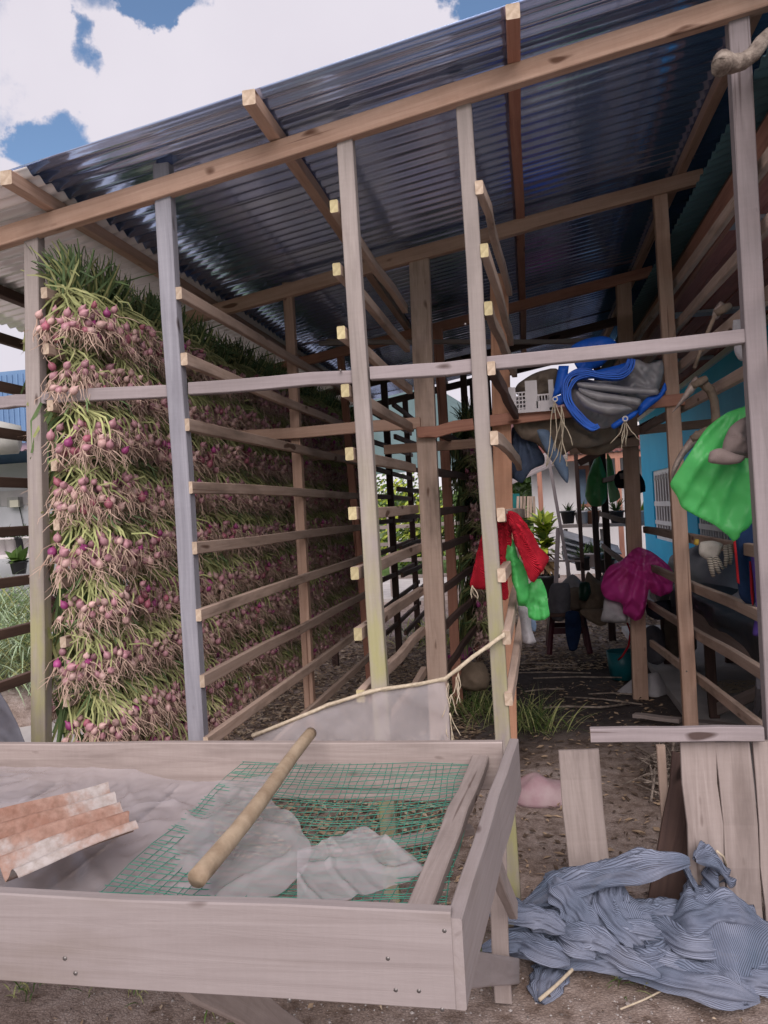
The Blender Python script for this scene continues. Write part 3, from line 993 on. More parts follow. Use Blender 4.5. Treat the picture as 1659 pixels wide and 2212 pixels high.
def cloth(name, outline, Y, mat, parent=None, puff=.02, edge=.05, fold=.012, freq=16.0, anchor=None, wr=.006, wscale=9.0, res=.011, seed=0, smooth=True, lean=0.0, back=None, fdir=(1, 0), jag=0.0, thick=.004, billow=.0):
    """limp or filled cloth: outline surveyed at depth Y, then given a body, folds running from the anchor, and creases"""
    W = [P(x, y, Y=Y) for x, y in outline]
    pts = resample([(w.x, w.z) for w in W], res * .9, smooth)
    if jag:
        pts = [p + Vector((noise.noise(Vector((p.x * 60, p.y * 60, seed))), noise.noise(Vector((p.x * 60, p.y * 60, seed + 9))))) * jag for p in pts]
    xs = [p.x for p in pts]; zs = [p.y for p in pts]
    r = random.Random(seed)
    gx = np.arange(min(xs), max(xs), res); gz = np.arange(min(zs), max(zs), res * .87)
    X, Zg = np.meshgrid(gx, gz)
    X = X + (np.arange(Zg.shape[0])[:, None] % 2) * res * .5
    rs = np.random.RandomState(seed)
    X = X + rs.uniform(-.2, .2, X.shape) * res; Zg = Zg + rs.uniform(-.2, .2, X.shape) * res
    X, Zg = X.ravel(), Zg.ravel()
    pl = [(p.x, p.y) for p in pts]
    ok = poly_in(X, Zg, pl)
    X, Zg = X[ok], Zg[ok]
    dd = seg_dist(X, Zg, pl) if len(X) else np.array([])
    ok = dd > res * .5
    X, Zg, dd = X[ok], Zg[ok], dd[ok]
    nb = len(pts)
    co = [Vector(p) for p in pts] + [Vector((a, b)) for a, b in zip(X, Zg)]
    vo, eo, fo, ov, oe, of_ = delaunay_2d_cdt(co, [], [list(range(nb))], 1, 1e-6)
    dist = np.array([0.0] * len(vo))
    va = np.array([(v[0], v[1]) for v in vo])
    dist = seg_dist(va[:, 0], va[:, 1], pl)
    isb = dist < 1e-5
    if anchor is None:
        ax_, az_ = None, None
    else:
        w = P(*anchor, Y=Y); ax_, az_ = w.x, w.z
    zc = max(zs)
    mb = MB()
    fr, bk = [], []
    for i in range(len(vo)):
        x, z = va[i]
        e = min(1.0, dist[i] / edge)
        body = (e * (2 - e)) ** .75
        if ax_ is None:
            q = (x * fdir[0] + z * fdir[1]) * freq * 2 + 2.4 * noise.noise(Vector((x * 4, z * 4, seed + .3)))
            f = math.sin(q) * min(1.0, .35 + abs(zc - z) * 3)
        else:
            th = math.atan2(x - ax_, -(z - az_) + 1e-6); rr = math.hypot(x - ax_, z - az_)
            f = math.sin(th * freq + 2.2 * noise.noise(Vector((x * 5, z * 5, seed + .3)))) * min(1.0, rr / .10)
        f = 1 - 2 * abs(f) ** .7 if anchor is not None else math.copysign(abs(f) ** .8, f)
        n1 = noise.noise(Vector((x * wscale, z * wscale, seed + 4.1)))
        n2 = noise.noise(Vector((x * wscale * 2.7, z * wscale * 2.7, seed + 7.7)))
        wx = noise.noise(Vector((x * 7, z * 7, seed + 2.2))) * .05
        n3 = noise.noise(Vector(((x + wx) * wscale * .9 + z * wscale * 1.1, (z - wx) * wscale * .35, seed + 1.7)))
        n4 = noise.noise(Vector(((x - wx) * wscale * 1.9 - z * wscale * 1.2, (z + wx) * wscale * .6, seed + 6.1)))
        cre = (1 - abs(n1) * 2.4) * .45 + (1 - abs(n2) * 2.4) * .25 + (1 - min(1, abs(n3) * 3.2)) * .9 + (1 - min(1, abs(n4) * 3.2)) * .5
        mid = fold * f + wr * 1.5 * (cre - .6) * (.25 + .75 * e) + lean * (zc - z) + billow * noise.noise(Vector((x * 4.3, z * 4.3, seed + 11)))
        fr.append(Vector((x, Y - puff * body - mid - thick / 2 * (0 if isb[i] else 1), z)))
        bk.append(Vector((x, Y + puff * body * .8 - mid + thick / 2, z)))
    n = len(vo)
    mb.v = [tuple(p) for p in fr] + [tuple(p) for p in bk]
    faces = []
    for f in fo:
        a, b, c = va[f[0]], va[f[1]], va[f[2]]
        ccw = (b[0] - a[0]) * (c[1] - a[1]) - (b[1] - a[1]) * (c[0] - a[0]) > 0
        f = list(f) if ccw else list(f)[::-1]
        faces.append(f)                                     # counter-clockwise in x,z looks towards -Y
        faces.append([n + k for k in f][::-1])
    # close the hem
    cnt = {}
    for f in faces[::2]:
        for k in range(len(f)):
            cnt[(f[k], f[(k + 1) % len(f)])] = 1
    for (a, b) in list(cnt):
        if (b, a) not in cnt:
            faces.append([a, n + a, n + b, b])
    mb.f = faces
    mb.m = [0] * len(faces)
    mb.smooth = [True] * len(faces)
    return obj(name, mb, mat, parent, org=(sum(xs) / len(xs), Y, min(zs)))


F_GREEN = film('green_plastic_film', (.14, .66, .20), .88, .36, .55, 26, .55)
F_GREEND = film('dull_green_film', (.10, .34, .12), .85, .25, .45)
F_MAGENTA = film('magenta_plastic_film', (.78, .09, .45), .84, .34, .55, 16, .55)
F_WHITE = film('clear_crumpled_plastic', (.66, .61, .64), .45, .2, .3, 7, .3)
F_NETW = film('white_fine_net', (.78, .73, .75), .36, .7, .5, 60)
F_BLACKN = film('black_shade_net', (.02, .03, .045), .9, .6, .15, 60)
C_RED = fabric('red_net_sack', (.55, .02, .04), (.33, .008, .02), 14, 95, .9)
C_GREY = fabric('grey_woven_sack', (.235, .225, .25), (.16, .155, .18), 7)
C_WHITES = fabric('white_woven_sack', (.48, .46, .48), (.36, .34, .36), 7)
C_BURLAP = fabric('brown_burlap', (.30, .23, .17), (.20, .15, .11), 8, 180)
C_BLUEG = fabric('faded_blue_cloth', (.10, .13, .20), (.06, .08, .13), 6)
C_JEANS = fabric('light_blue_denim', (.18, .25, .36), (.12, .17, .26), 8)
C_TAN = fabric('tan_cloth', (.27, .215, .17), (.19, .15, .12), 6)
C_CAP = fabric('grey_brown_cap_cloth', (.26, .20, .19), (.19, .15, .14), 6)
C_NAVY = fabric('navy_cloth', (.02, .045, .11), (.012, .025, .07), 6)
C_PURPLE = fabric('purple_cloth', (.10, .055, .26), (.06, .035, .17), 6)
C_REDC = fabric('red_cloth', (.42, .02, .03), (.30, .015, .02), 6)
C_PINK = fabric('pink_cloth', (.55, .16, .38), (.40, .08, .26), 9)
C_BLACKC = fabric('black_cloth', (.02, .022, .035), (.012, .013, .02), 6)
M_SILVER = plain('silver_tarp', (.29, .275, .285), (.22, .21, .225), 9, .42, bump=.15, bscale=60, spec=.5)
M_BLUET = plain('blue_tarp', (.015, .12, .58), (.01, .085, .46), 9, .5, bump=.2, bscale=90, spec=.3)


def single(o, label, cat, group=None):
    return tag(o, label, cat, group)


def strands(mb, p, n, L, rad=.0022, spread=.02, r=None):
    r = r or rng
    for _ in range(n):
        q = Vector(p); d = Vector((r.gauss(0, .3), r.gauss(-.2, .2), -1)).normalized()
        pts = [q.copy()]
        for k in range(6):
            d = (d + Vector((r.gauss(0, .25), r.gauss(0, .2), r.gauss(-.2, .2)))).normalized()
            q = q + d * (L * r.uniform(.7, 1.2) / 6)
            pts.append(q.copy())
        mb.tube(pts, rad, 5)


# red net sacks and green bag on the rails by the fourth post
single(cloth('mesh_sack', [(1040, 1158), (1060, 1130), (1074, 1116), (1100, 1110), (1106, 1168), (1095, 1210), (1098, 1293), (1083, 1297), (1060, 1277), (1016, 1270), (1022, 1231)], 2.98, C_RED, puff=.003, edge=.015, billow=.03, anchor=(1085, 1105), freq=10, fold=.016, seed=1, jag=.003),
       'red net sack draped behind the fourth front post', 'sack', 'red net sacks')
single(cloth('mesh_sack', [(1097, 1104), (1119, 1109), (1138, 1134), (1152, 1156), (1167, 1184), (1187, 1208), (1173, 1232), (1153, 1259), (1141, 1246), (1126, 1206), (1110, 1168), (1101, 1131)], 2.93, C_RED, puff=.003, edge=.015, billow=.03, anchor=(1100, 1095), freq=12, fold=.016, seed=2, jag=.004),
       'red net sack flared out to the right over the rail, frayed along its edge', 'sack', 'red net sacks')
mb = MB()
strands(mb, P(1020, 1265, Y=2.97), 3, .06, .0025)
tag(obj('sack_string', mb, M_ROPE), 'short pale string dangling from the hem of the red net sack', 'string')
gb = thing('plastic_bag', 'bright green plastic bag hanging below the flared red net sack', 'bag', P(1130, 1340, Y=3.02), group='green plastic bags')
cloth('bag_neck', [(1101, 1156), (1112, 1175), (1120, 1205), (1134, 1222), (1142, 1258), (1140, 1300), (1122, 1304), (1115, 1276), (1106, 1256), (1104, 1232), (1092, 1212), (1089, 1198)], 3.0, F_GREEN, gb, puff=.004, edge=.015, billow=.03, anchor=(1104, 1150), freq=10, wr=.011, seed=3)
cloth('bag_body', [(1141, 1262), (1152, 1254), (1168, 1250), (1180, 1276), (1184, 1305), (1187, 1332), (1164, 1341), (1142, 1334), (1139, 1311), (1120, 1308), (1116, 1280)], 3.05, F_GREEN, gb, puff=.004, edge=.015, billow=.02, anchor=(1150, 1235), freq=14, wr=.009, seed=4)
single(cloth('rag', [(1119, 1306), (1146, 1312), (1148, 1356), (1158, 1388), (1145, 1391), (1130, 1388), (1124, 1345)], 3.25, C_WHITES, puff=.012, anchor=(1130, 1300), freq=8, seed=5),
       'pale grey rag hanging under the green bag beside the fourth post', 'rag')
single(cloth('rag', [(1146, 1338), (1155, 1336), (1159, 1352), (1156, 1366), (1147, 1362)], 3.4, C_JEANS, puff=.008, seed=6), 'scrap of blue cloth behind the pale grey rag', 'rag')

# big green bag, cap and garments by the right post
single(cloth('plastic_bag', [(1448, 1045), (1468, 1010), (1500, 960), (1530, 922), (1570, 892), (1600, 880), (1640, 876), (1646, 1000), (1640, 1100), (1617, 1141), (1598, 1151), (1596, 1160), (1584, 1170), (1574, 1158), (1540, 1132), (1500, 1112), (1475, 1096), (1461, 1068)], 2.98, F_GREEN,
             puff=.004, edge=.015, billow=.05, anchor=(1650, 800), freq=20, fold=.009, wr=.007, wscale=7, seed=7),
       'large bright green plastic bag slung over the rails beside the right front post', 'bag', 'green plastic bags')
cp = thing('cap', 'grey brown cloth cap resting on the large green bag', 'cap', P(1580, 1000, Y=2.9))
cloth('crown', [(1560, 985), (1562, 955), (1575, 925), (1600, 905), (1640, 896), (1644, 985), (1600, 988)], 2.9, C_CAP, cp, puff=.035, edge=.06, wr=.014, wscale=14, seed=8)
cloth('brim', [(1529, 998), (1533, 976), (1556, 968), (1590, 980), (1612, 986), (1600, 1000), (1570, 1004), (1545, 1002)], 2.86, C_CAP, cp, puff=.01, edge=.03, wr=.004, seed=9)
tr = thing('trousers', 'navy trousers with a red side stripe hanging by the right front post', 'trousers', P(1615, 1310, Y=3.3))
cloth('cloth', [(1588, 1060), (1640, 1055), (1640, 1200), (1634, 1300), (1630, 1310), (1617, 1307), (1600, 1288), (1592, 1226), (1584, 1150)], 3.3, C_NAVY, tr, puff=.02, freq=14, fold=.016, seed=10)
cloth('stripe', [(1582, 1150), (1587, 1150), (1594, 1226), (1597, 1262), (1592, 1258), (1589, 1224)], 3.27, C_REDC, tr, puff=.006, res=.008, seed=11)
cloth('stripe', [(1618, 1212), (1622, 1212), (1628, 1290), (1624, 1308), (1620, 1280)], 3.26, C_REDC, tr, puff=.006, res=.008, seed=12)
single(cloth('shirt', [(1622, 1190), (1660, 1190), (1664, 1368), (1650, 1375), (1626, 1371), (1632, 1320), (1626, 1250)], 3.22, C_PURPLE, puff=.018, freq=13, fold=.014, seed=13),
       'purple garment hanging low behind the right front post', 'garment')
single(cloth('shirt', [(1612, 980), (1645, 975), (1646, 1050), (1622, 1052), (1614, 1020)], 3.06, C_BLUEG, puff=.015, seed=14), 'faded grey blue garment under the cap', 'garment')

# knitted glove on the rail
gl = thing('work_glove', 'white knitted work glove with dark striped fingers drying over the rail', 'glove', P(1540, 1240, Y=3.5))
C_GLOVE = fabric('knit_white', (.56, .51, .46), (.44, .40, .36), 12, 300)
m_, t_, b_ = bsdf_mat('striped_knit')
v_ = mapping(t_, (1, 1, 1))
w_ = N(t_, 'ShaderNodeTexWave', Scale=45.0, Distortion=1.5); w_.bands_direction = 'Z'
t_.links.new(v_, w_.inputs['Vector'])
r_ = ramp(t_, ((.45, (.50, .44, .36)), (.6, (.07, .06, .06)))); t_.links.new(w_.outputs['Fac'], r_.inputs[0])
t_.links.new(r_.outputs[0], b_.inputs['Base Color']); b_.inputs['Roughness'].default_value = .95
C_STRIPE = m_
cloth('palm', [(1512, 1172), (1540, 1168), (1562, 1176), (1556, 1196), (1545, 1212), (1525, 1208), (1510, 1196)], 3.42, C_GLOVE, gl, puff=.010, edge=.02, res=.008, wr=.006, seed=15)
for (a, b, c) in (((1532, 1205), (1537, 1228), (1541, 1245)), ((1540, 1206), (1548, 1226), (1554, 1238)), ((1546, 1202), (1556, 1218), (1562, 1228)), ((1567, 1178), (1570, 1205), (1566, 1224)), ((1574, 1176), (1578, 1200), (1577, 1218))):
    mb = MB()
    mb.tube([P(*a, Y=3.42), P(*b, Y=3.41), P(*c, Y=3.42)], [.0125, .012, .009], 8, flat=.7)
    obj('finger', mb, C_STRIPE, gl)
mb = MB(); mb.tube([P(1508, 1172, Y=3.42), P(1500, 1170, Y=3.42)], [.014, .012], 8)
obj('cuff', mb, plain('yellow_knit', (.55, .36, .06), (.4, .27, .05), 30, .9), gl)

# magenta bag and sacks round the third-row post
single(cloth('plastic_bag', [(1379, 1182), (1364, 1194), (1344, 1213), (1319, 1223), (1306, 1241), (1300, 1266), (1304, 1286), (1316, 1298), (1344, 1305), (1347, 1326), (1357, 1332), (1374, 1342), (1387, 1338), (1394, 1318), (1397, 1286), (1400, 1270), (1404, 1278), (1424, 1286), (1447, 1281), (1457, 1245), (1449, 1226), (1429, 1208), (1406, 1191)], 5.72, F_MAGENTA,
             puff=.01, edge=.03, billow=.12, anchor=(1380, 1170), freq=13, fold=.035, wr=.035, wscale=5, res=.016, seed=16),
       'magenta plastic bag bunched over the rail at the thick post', 'bag')
single(cloth('sack', [(1308, 1290), (1302, 1318), (1298, 1341), (1326, 1346), (1352, 1344), (1356, 1330), (1346, 1305)], 5.86, C_WHITES, puff=.03, wr=.02, res=.025, seed=17),
       'small pale woven sack hanging below the magenta bag', 'sack')
single(cloth('sack', [(1193, 1261), (1228, 1260), (1233, 1290), (1230, 1325), (1215, 1341), (1195, 1340), (1184, 1315), (1186, 1280)], 7.45, C_GREY, puff=.06, edge=.10, wr=.015, res=.03, seed=18),
       'upright grey woven sack standing on the maroon stool', 'sack')
single(cloth('sack', [(1226, 1275), (1240, 1268), (1258, 1272), (1264, 1300), (1258, 1318), (1236, 1320), (1226, 1306)], 7.5, C_TAN, puff=.05, edge=.08, wr=.02, res=.03, seed=19),
       'light brown sack slumped between the grey sack and the dark green bag', 'sack')
single(cloth('sack', [(1264, 1250), (1270, 1234), (1290, 1252), (1306, 1262), (1308, 1296), (1294, 1321), (1260, 1320), (1250, 1300)], 7.3, C_BURLAP, puff=.07, edge=.1, wr=.03, res=.03, seed=20),
       'brown burlap sack with a peaked corner left of the magenta bag', 'sack')
single(cloth('plastic_bag', [(1254, 1258), (1272, 1258), (1276, 1280), (1266, 1298), (1252, 1296), (1250, 1275)], 7.15, plain('dark_green_film', (.012, .05, .035), (.008, .03, .02), 9, .3), puff=.03, wr=.02, res=.025, seed=21),
       'small dark green bag tucked against the burlap sack', 'bag')
single(cloth('sack', [(1325, 1503), (1338, 1490), (1354, 1476), (1372, 1461), (1400, 1455), (1422, 1452), (1436, 1475), (1446, 1496), (1434, 1514), (1419, 1524), (1390, 1518), (1350, 1511)], 6.15, C_WHITES, puff=.13, edge=.14, wr=.02, wscale=5, res=.03, seed=22),
       'pale sack lying on the ground behind the thick post', 'sack')
single(cloth('sack', [(1396, 1356), (1412, 1350), (1430, 1362), (1438, 1400), (1436, 1425), (1420, 1436), (1400, 1430), (1394, 1390)], 6.7, C_GREY, puff=.10, edge=.12, wr=.03, res=.03, seed=23),
       'grey plastic covered sack upright behind the thick post', 'sack')
single(cloth('sack', [(1432, 1330), (1470, 1320), (1500, 1345), (1505, 1400), (1480, 1420), (1440, 1415)], 6.9, C_TAN, puff=.14, edge=.16, wr=.03, res=.04, seed=24),
       'tan sack in the shade under the net covered table', 'sack')
single(cloth('sack', [(990, 1474), (1002, 1440), (1020, 1430), (1045, 1432), (1058, 1462), (1052, 1488), (1022, 1494), (1000, 1488)], 5.5, C_BURLAP, puff=.09, edge=.11, wr=.03, res=.025, seed=25),
       'crumpled burlap sack on the ground left of the fourth front post', 'sack')
single(cloth('rag', [(966, 1416), (985, 1410), (1000, 1402), (1018, 1398), (1022, 1412), (1010, 1424), (985, 1426), (968, 1424)], 6.6, C_PINK, puff=.05, edge=.06, wr=.02, res=.025, freq=30, seed=26),
       'pink cloth lying on the ground by the red brown post', 'cloth')
single(cloth('rag', [(1022, 1400), (1040, 1388), (1056, 1386), (1058, 1402), (1034, 1410)], 6.8, C_REDC, puff=.04, edge=.06, wr=.02, res=.025, seed=27), 'dull red cloth heaped beside the pink cloth', 'cloth')

# far green bag and dark hat on the rear posts
fg = thing('plastic_bag', 'dull green plastic bag hanging from the dark rear post', 'bag', P(1300, 1090, Y=7.9), group='green plastic bags')
cloth('bag_body', [(1292, 978), (1302, 1000), (1312, 1040), (1310, 1080), (1296, 1094), (1276, 1092), (1264, 1072), (1268, 1035), (1280, 1000)], 7.95, F_GREEND, fg, puff=.08, edge=.1, anchor=(1292, 960), freq=10, wr=.02, res=.02, seed=28)
cloth('bag_handle', [(1311, 980), (1322, 995), (1330, 1040), (1340, 1075), (1318, 1085), (1312, 1040)], 8.05, F_GREEND, fg, puff=.05, edge=.08, wr=.02, res=.03, seed=29)
single(cloth('hat', [(1326, 1035), (1336, 1018), (1356, 1014), (1378, 1018), (1392, 1040), (1394, 1062), (1380, 1066), (1356, 1056), (1332, 1054)], 6.3, C_BLACKC, puff=.07, edge=.1, wr=.015, res=.03, seed=30),
       'floppy black hat hung behind the thick post', 'hat')

# cloths and jeans under the shelf of the right bay
single(cloth('cloth', [(1106, 924), (1140, 926), (1160, 960), (1176, 985), (1175, 1002), (1148, 1015), (1128, 1043), (1112, 1036), (1100, 1026), (1106, 980)], 4.42, C_BLUEG, puff=.02, anchor=(1120, 910), freq=8, fold=.02, seed=31),
       'faded dark blue cloth hanging under the left end of the shelf', 'cloth')
single(cloth('cloth', [(1110, 912), (1200, 902), (1260, 898), (1330, 894), (1334, 942), (1300, 960), (1270, 968), (1240, 968), (1215, 984), (1190, 990), (1160, 958), (1125, 945)], 4.34, C_TAN, puff=.025, freq=9, fold=.022, wr=.012, fdir=(.9, .5), seed=32),
       'tan cloth bundled along the underside of the shelf', 'cloth')
single(cloth('jeans', [(1160, 930), (1185, 930), (1200, 965), (1216, 985), (1228, 1015), (1226, 1044), (1212, 1030), (1194, 1000), (1176, 970)], 4.22, C_JEANS, puff=.02, freq=12, fold=.012, fdir=(.7, .6), seed=33),
       'light blue jeans leg hanging below the tan cloth', 'jeans')
# blue tarpaulin
tp = thing('tarpaulin', 'folded blue and silver tarpaulin with eyelets lying on the shelf', 'tarpaulin', P(1310, 930, Y=4.15))
cloth('silver_fold', [(1224, 830), (1236, 812), (1290, 822), (1340, 818), (1372, 778), (1400, 786), (1430, 779), (1435, 804), (1419, 853), (1400, 862), (1380, 884), (1354, 902), (1321, 921), (1292, 926), (1262, 908), (1236, 885)], 4.14, M_SILVER, tp, puff=.03, edge=.08, freq=13, fold=.02, fdir=(.12, 1), wr=.026, wscale=8, seed=34)
cloth('silver_fold', [(1246, 826), (1300, 828), (1360, 836), (1420, 840), (1419, 853), (1350, 850), (1300, 846), (1256, 840)], 4.03, M_SILVER, tp, puff=.018, edge=.03, fold=.003, wr=.004, seed=35)
cloth('silver_fold', [(1250, 838), (1300, 848), (1352, 856), (1384, 862), (1380, 878), (1330, 868), (1290, 866), (1258, 852)], 4.0, M_SILVER, tp, puff=.02, edge=.03, fold=.003, wr=.006, seed=36)
cloth('silver_fold', [(1244, 846), (1290, 868), (1344, 874), (1366, 884), (1330, 896), (1306, 896), (1262, 880)], 4.0, M_SILVER, tp, puff=.03, edge=.05, fold=.006, wr=.01, fdir=(.5, 1), freq=14, seed=37)
cloth('blue_fold', [(1254, 806), (1290, 800), (1330, 790), (1362, 782), (1356, 806), (1330, 816), (1288, 814)], 4.12, M_BLUET, tp, puff=.015, edge=.03, wr=.012, fold=.01, fdir=(.2, 1), seed=38)
cloth('blue_fold', [(1232, 752), (1262, 733), (1298, 726), (1320, 731), (1334, 748), (1300, 790), (1250, 800)], 4.2, M_BLUET, tp, puff=.03, edge=.06, wr=.014, fold=.01, fdir=(.3, 1), seed=39)
cloth('blue_fold', [(1207, 790), (1229, 790), (1222, 846), (1193, 859)], 4.08, M_BLUET, tp, puff=.015, fold=.006, smooth=False, wr=.004, seed=40)
cloth('blue_fold', [(1192, 859), (1216, 852), (1222, 872), (1206, 876)], 4.05, M_BLUET, tp, puff=.012, fold=.003, smooth=False, wr=.003, seed=41)
cloth('blue_fold', [(1398, 858), (1424, 850), (1436, 826), (1440, 842), (1426, 862), (1398, 884), (1382, 898), (1376, 884)], 4.06, M_BLUET, tp, puff=.02, fold=.006, wr=.006, seed=42)
cloth('blue_fold', [(1320, 918), (1346, 900), (1380, 884), (1372, 900), (1348, 914), (1326, 927)], 4.04, M_BLUET, tp, puff=.018, fold=.004, wr=.004, seed=43)


def hem(name, pts, Y, w, mat, parent, th=.012):
    """the sewn edge of the tarpaulin seen end on: thin layers lying against each other"""
    W = [P(x, y, Y=Y) for x, y in pts]
    W2 = []
    for i in range(len(W) - 1):
        for k in range(6):
            W2.append(W[i].lerp(W[i + 1], k / 6))
    W2.append(W[-1])
    for _ in range(6):
        W2 = [W2[0]] + [(W2[i - 1] + W2[i] * 2 + W2[i + 1]) / 4 for i in range(1, len(W2) - 1)] + [W2[-1]]
    for lay in (-1, 0, 1):
        mb = MB()
        vs, fs = [], []
        for i, p in enumerate(W2):
            t = (W2[min(i + 1, len(W2) - 1)] - W2[max(i - 1, 0)]).normalized()
            nrm = t.cross(Vector((0, 1, 0))).normalized()
            c = p + nrm * (lay * th * .95 + .003 * noise.noise(Vector((i * .13, lay * 3, len(pts)))))
            dy = .006 * noise.noise(Vector((i * .1, lay * 5, 2)))
            for (a_, b2) in ((-1, -1), (1, -1), (1, 1), (-1, 1)):
                vs.append(c + nrm * a_ * th * .36 + Vector((0, b2 * w + dy + lay * .004, 0)))
        for i in range(len(W2) - 1):
            for k in range(4):
                k2 = (k + 1) % 4
                fs.append((i * 4 + k, i * 4 + k2, (i + 1) * 4 + k2, (i + 1) * 4 + k))
        fs += [(3, 2, 1, 0), tuple((len(W2) - 1) * 4 + k for k in range(4))]
        mb.add(vs, fs)
        obj(name, mb, mat, parent)


hem('blue_hem', [(1366, 778), (1362, 800), (1342, 817), (1296, 814), (1256, 804), (1232, 810), (1219, 832), (1221, 868), (1238, 894), (1262, 918), (1278, 929), (1292, 920)], 4.02, .034, M_BLUET, tp, .009)
hem('blue_hem', [(1358, 778), (1352, 796), (1334, 808), (1300, 812), (1262, 812), (1240, 822), (1228, 842), (1230, 866), (1246, 890), (1268, 912), (1284, 922)], 4.03, .034, M_BLUET, tp, .007)
hem('blue_hem', [(1300, 816), (1270, 800), (1244, 800), (1226, 814), (1214, 838), (1216, 870)], 4.05, .03, M_BLUET, tp, .006)
for q in ((1199, 863), (1349, 906)):
    mb = MB()
    c = P(*q, Y=4.0)
    mb.tube([c + Vector((.011 * math.cos(a), -.012 if q[0] < 1300 else -.03, .011 * math.sin(a))) for a in np.linspace(0, 2 * math.pi, 13)], .004, 6)
    obj('eyelet', mb, M_CRATE, tp)
mb = MB()
for q, n, L in (((1198, 866), 3, .30), ((1212, 876), 4, .34), ((1350, 908), 6, .14)):
    strands(mb, P(*q, Y=3.99), n, L, .0028)
tag(obj('tie_string', mb, M_ROPE, tp), kind='stuff')
# white crate
cx = thing('plastic_crate', 'white plastic crate with square holes at the left end of the shelf', 'crate', P(1145, 890, Y=4.2))
k_ = 4.35 / 1700


def crate_part(name, boxes, mat=M_CRATE):
    mb = MB()
    o0 = P(1145, 890, Y=4.2)
    for (x0, y0, x1, y1, ya, yb) in boxes:
        a, b = P((x0 + x1) / 2, (y0 + y1) / 2, Y=4.2), None
        mb.box((a.x, 4.2 + (ya + yb) / 2, a.z), ((x1 - x0) * k_, yb - ya, (y1 - y0) * k_))
    return obj(name, mb, mat, cx)


fb = [(1099, 838, 1106, 889, -.005, .005), (1106, 883, 1196, 890, -.005, .005), (1136, 824, 1160, 884, -.0045, .0055), (1186, 822, 1196, 884, -.005, .005), (1106, 838, 1114, 884, -.0045, .0045), (1160, 866, 1186, 884, -.0045, .0045)]
for i in range(4):
    fb.append((1114 + i * 7.3 - 1.2, 848, 1114 + i * 7.3 + 1.2, 884, -.003, .003))
for j in range(5):
    fb.append((1113, 848 + j * 8.5 - 1.3, 1137, 848 + j * 8.5 + 1.3, -.0025, .0025))
for i in range(4):
    fb.append((1164 + i * 6.5 - 1, 852, 1164 + i * 6.5 + 1, 867, -.003, .003))
fb.append((1160, 851, 1186, 854, -.0025, .0025))
crate_part('front_panel', fb)
crate_part('side_panel', [(1099, 838, 1103, 889, .007, .30), (1193, 838, 1197, 889, .007, .30)])
crate_part('back_panel', [(1099, 838, 1197, 889, .302, .312)])
crate_part('floor_panel', [(1104, 885, 1192, 889, .007, .30)])
single(cloth('sack', [(1112, 848), (1120, 828), (1150, 808), (1190, 796), (1206, 800), (1192, 850), (1150, 868)], 4.36, C_TAN, puff=.05, freq=20, fold=.012, fdir=(.7, .7), wr=.02, seed=44),
       'brown grey sacking stuffed in the white crate', 'sacking')


M_TOOL = plain('handled_tool_wood', (.22, .16, .12), (.11, .08, .06), 14, .8, bump=.6)
# hoes hung over the right rails
def hoe(label, blade, knob, handle, Y, hr):
    h = thing('hoe', label, 'hoe', P(*knob, Y=Y), group='hoes hung on the right rails')
    cloth('blade', blade, Y, M_IRON, h, puff=.004, edge=.02, fold=0, wr=.001, res=.012, seed=len(label))
    mb = MB()
    c = P(*knob, Y=Y)
    mb.tube([c + Vector((-.03, 0, -.015)), c, c + Vector((.028, .01, .012))], [.014, .018, .015], 10)
    obj('socket', mb, M_TOOL, h)
    mb = MB()
    H = [P(x, y, Y=Y + dy) for x, y, dy in handle]
    mb.tube(H, [hr * (1 + .06 * math.sin(i * 2)) for i in range(len(H))], 10)
    obj('handle', mb, M_TOOL, h)


hoe('hoe with a dark pointed blade over the rail just above the green bag', [(1451, 893), (1459, 886), (1480, 866), (1500, 846), (1512, 822), (1502, 812), (1490, 828), (1470, 862)], (1511, 825), [(1518, 828, .02), (1534, 842, .06), (1543, 866, .07), (1546, 900, .07), (1545, 940, .08)], 3.42, .019)
hoe('hoe with a broad pale blade behind the left edge of the green bag', [(1449, 1042), (1452, 1010), (1466, 980), (1486, 950), (1504, 930), (1514, 934), (1506, 956), (1480, 984), (1464, 1012)], (1510, 940), [(1516, 936, .02), (1530, 930, .06), (1560, 930, .1), (1590, 935, .14)], 3.3, .018)
hoe('hoe with a long thin stick standing above the cross rail at the right', [(1537, 690), (1542, 668), (1556, 650), (1566, 656), (1560, 676), (1550, 690)], (1562, 668), [(1545, 680, .0), (1528, 720, .02), (1514, 756, .03), (1500, 796, .04)], 3.3, .008)
single(cloth('sack', [(1584, 692), (1600, 690), (1616, 688), (1618, 740), (1616, 776), (1600, 778), (1590, 764), (1584, 730)], 3.0, C_WHITES, puff=.02, freq=24, fold=.012, seed=46, jag=.004),
       'crumpled whitish sack stuck behind the cross rail at the right post', 'sack')
# bare branch lying against the right post
mb = MB()
bp = [P(1556, 146, Y=2.62), P(1562, 134, Y=2.64), P(1580, 138, Y=2.66), P(1606, 132, Y=2.68), P(1628, 116, Y=2.69), P(1645, 92, Y=2.70), P(1662, 76, Y=2.72), P(1700, 60, Y=2.74), P(1740, 52, Y=2.76)]
mb.tube(bp, [.030, .036, .030, .026, .025, .024, .024, .022, .02], 14)
for i, v in enumerate(mb.v):
    w = Vector(v)
    mb.v[i] = tuple(w + Vector((1, 1, 1)) * (.006 * noise.noise(w * 30) + .004 * noise.noise(w * 75)))
tag(obj('branch', mb, W_BARK), 'bare crooked branch with a knobbed end hung on the right front post', 'branch')

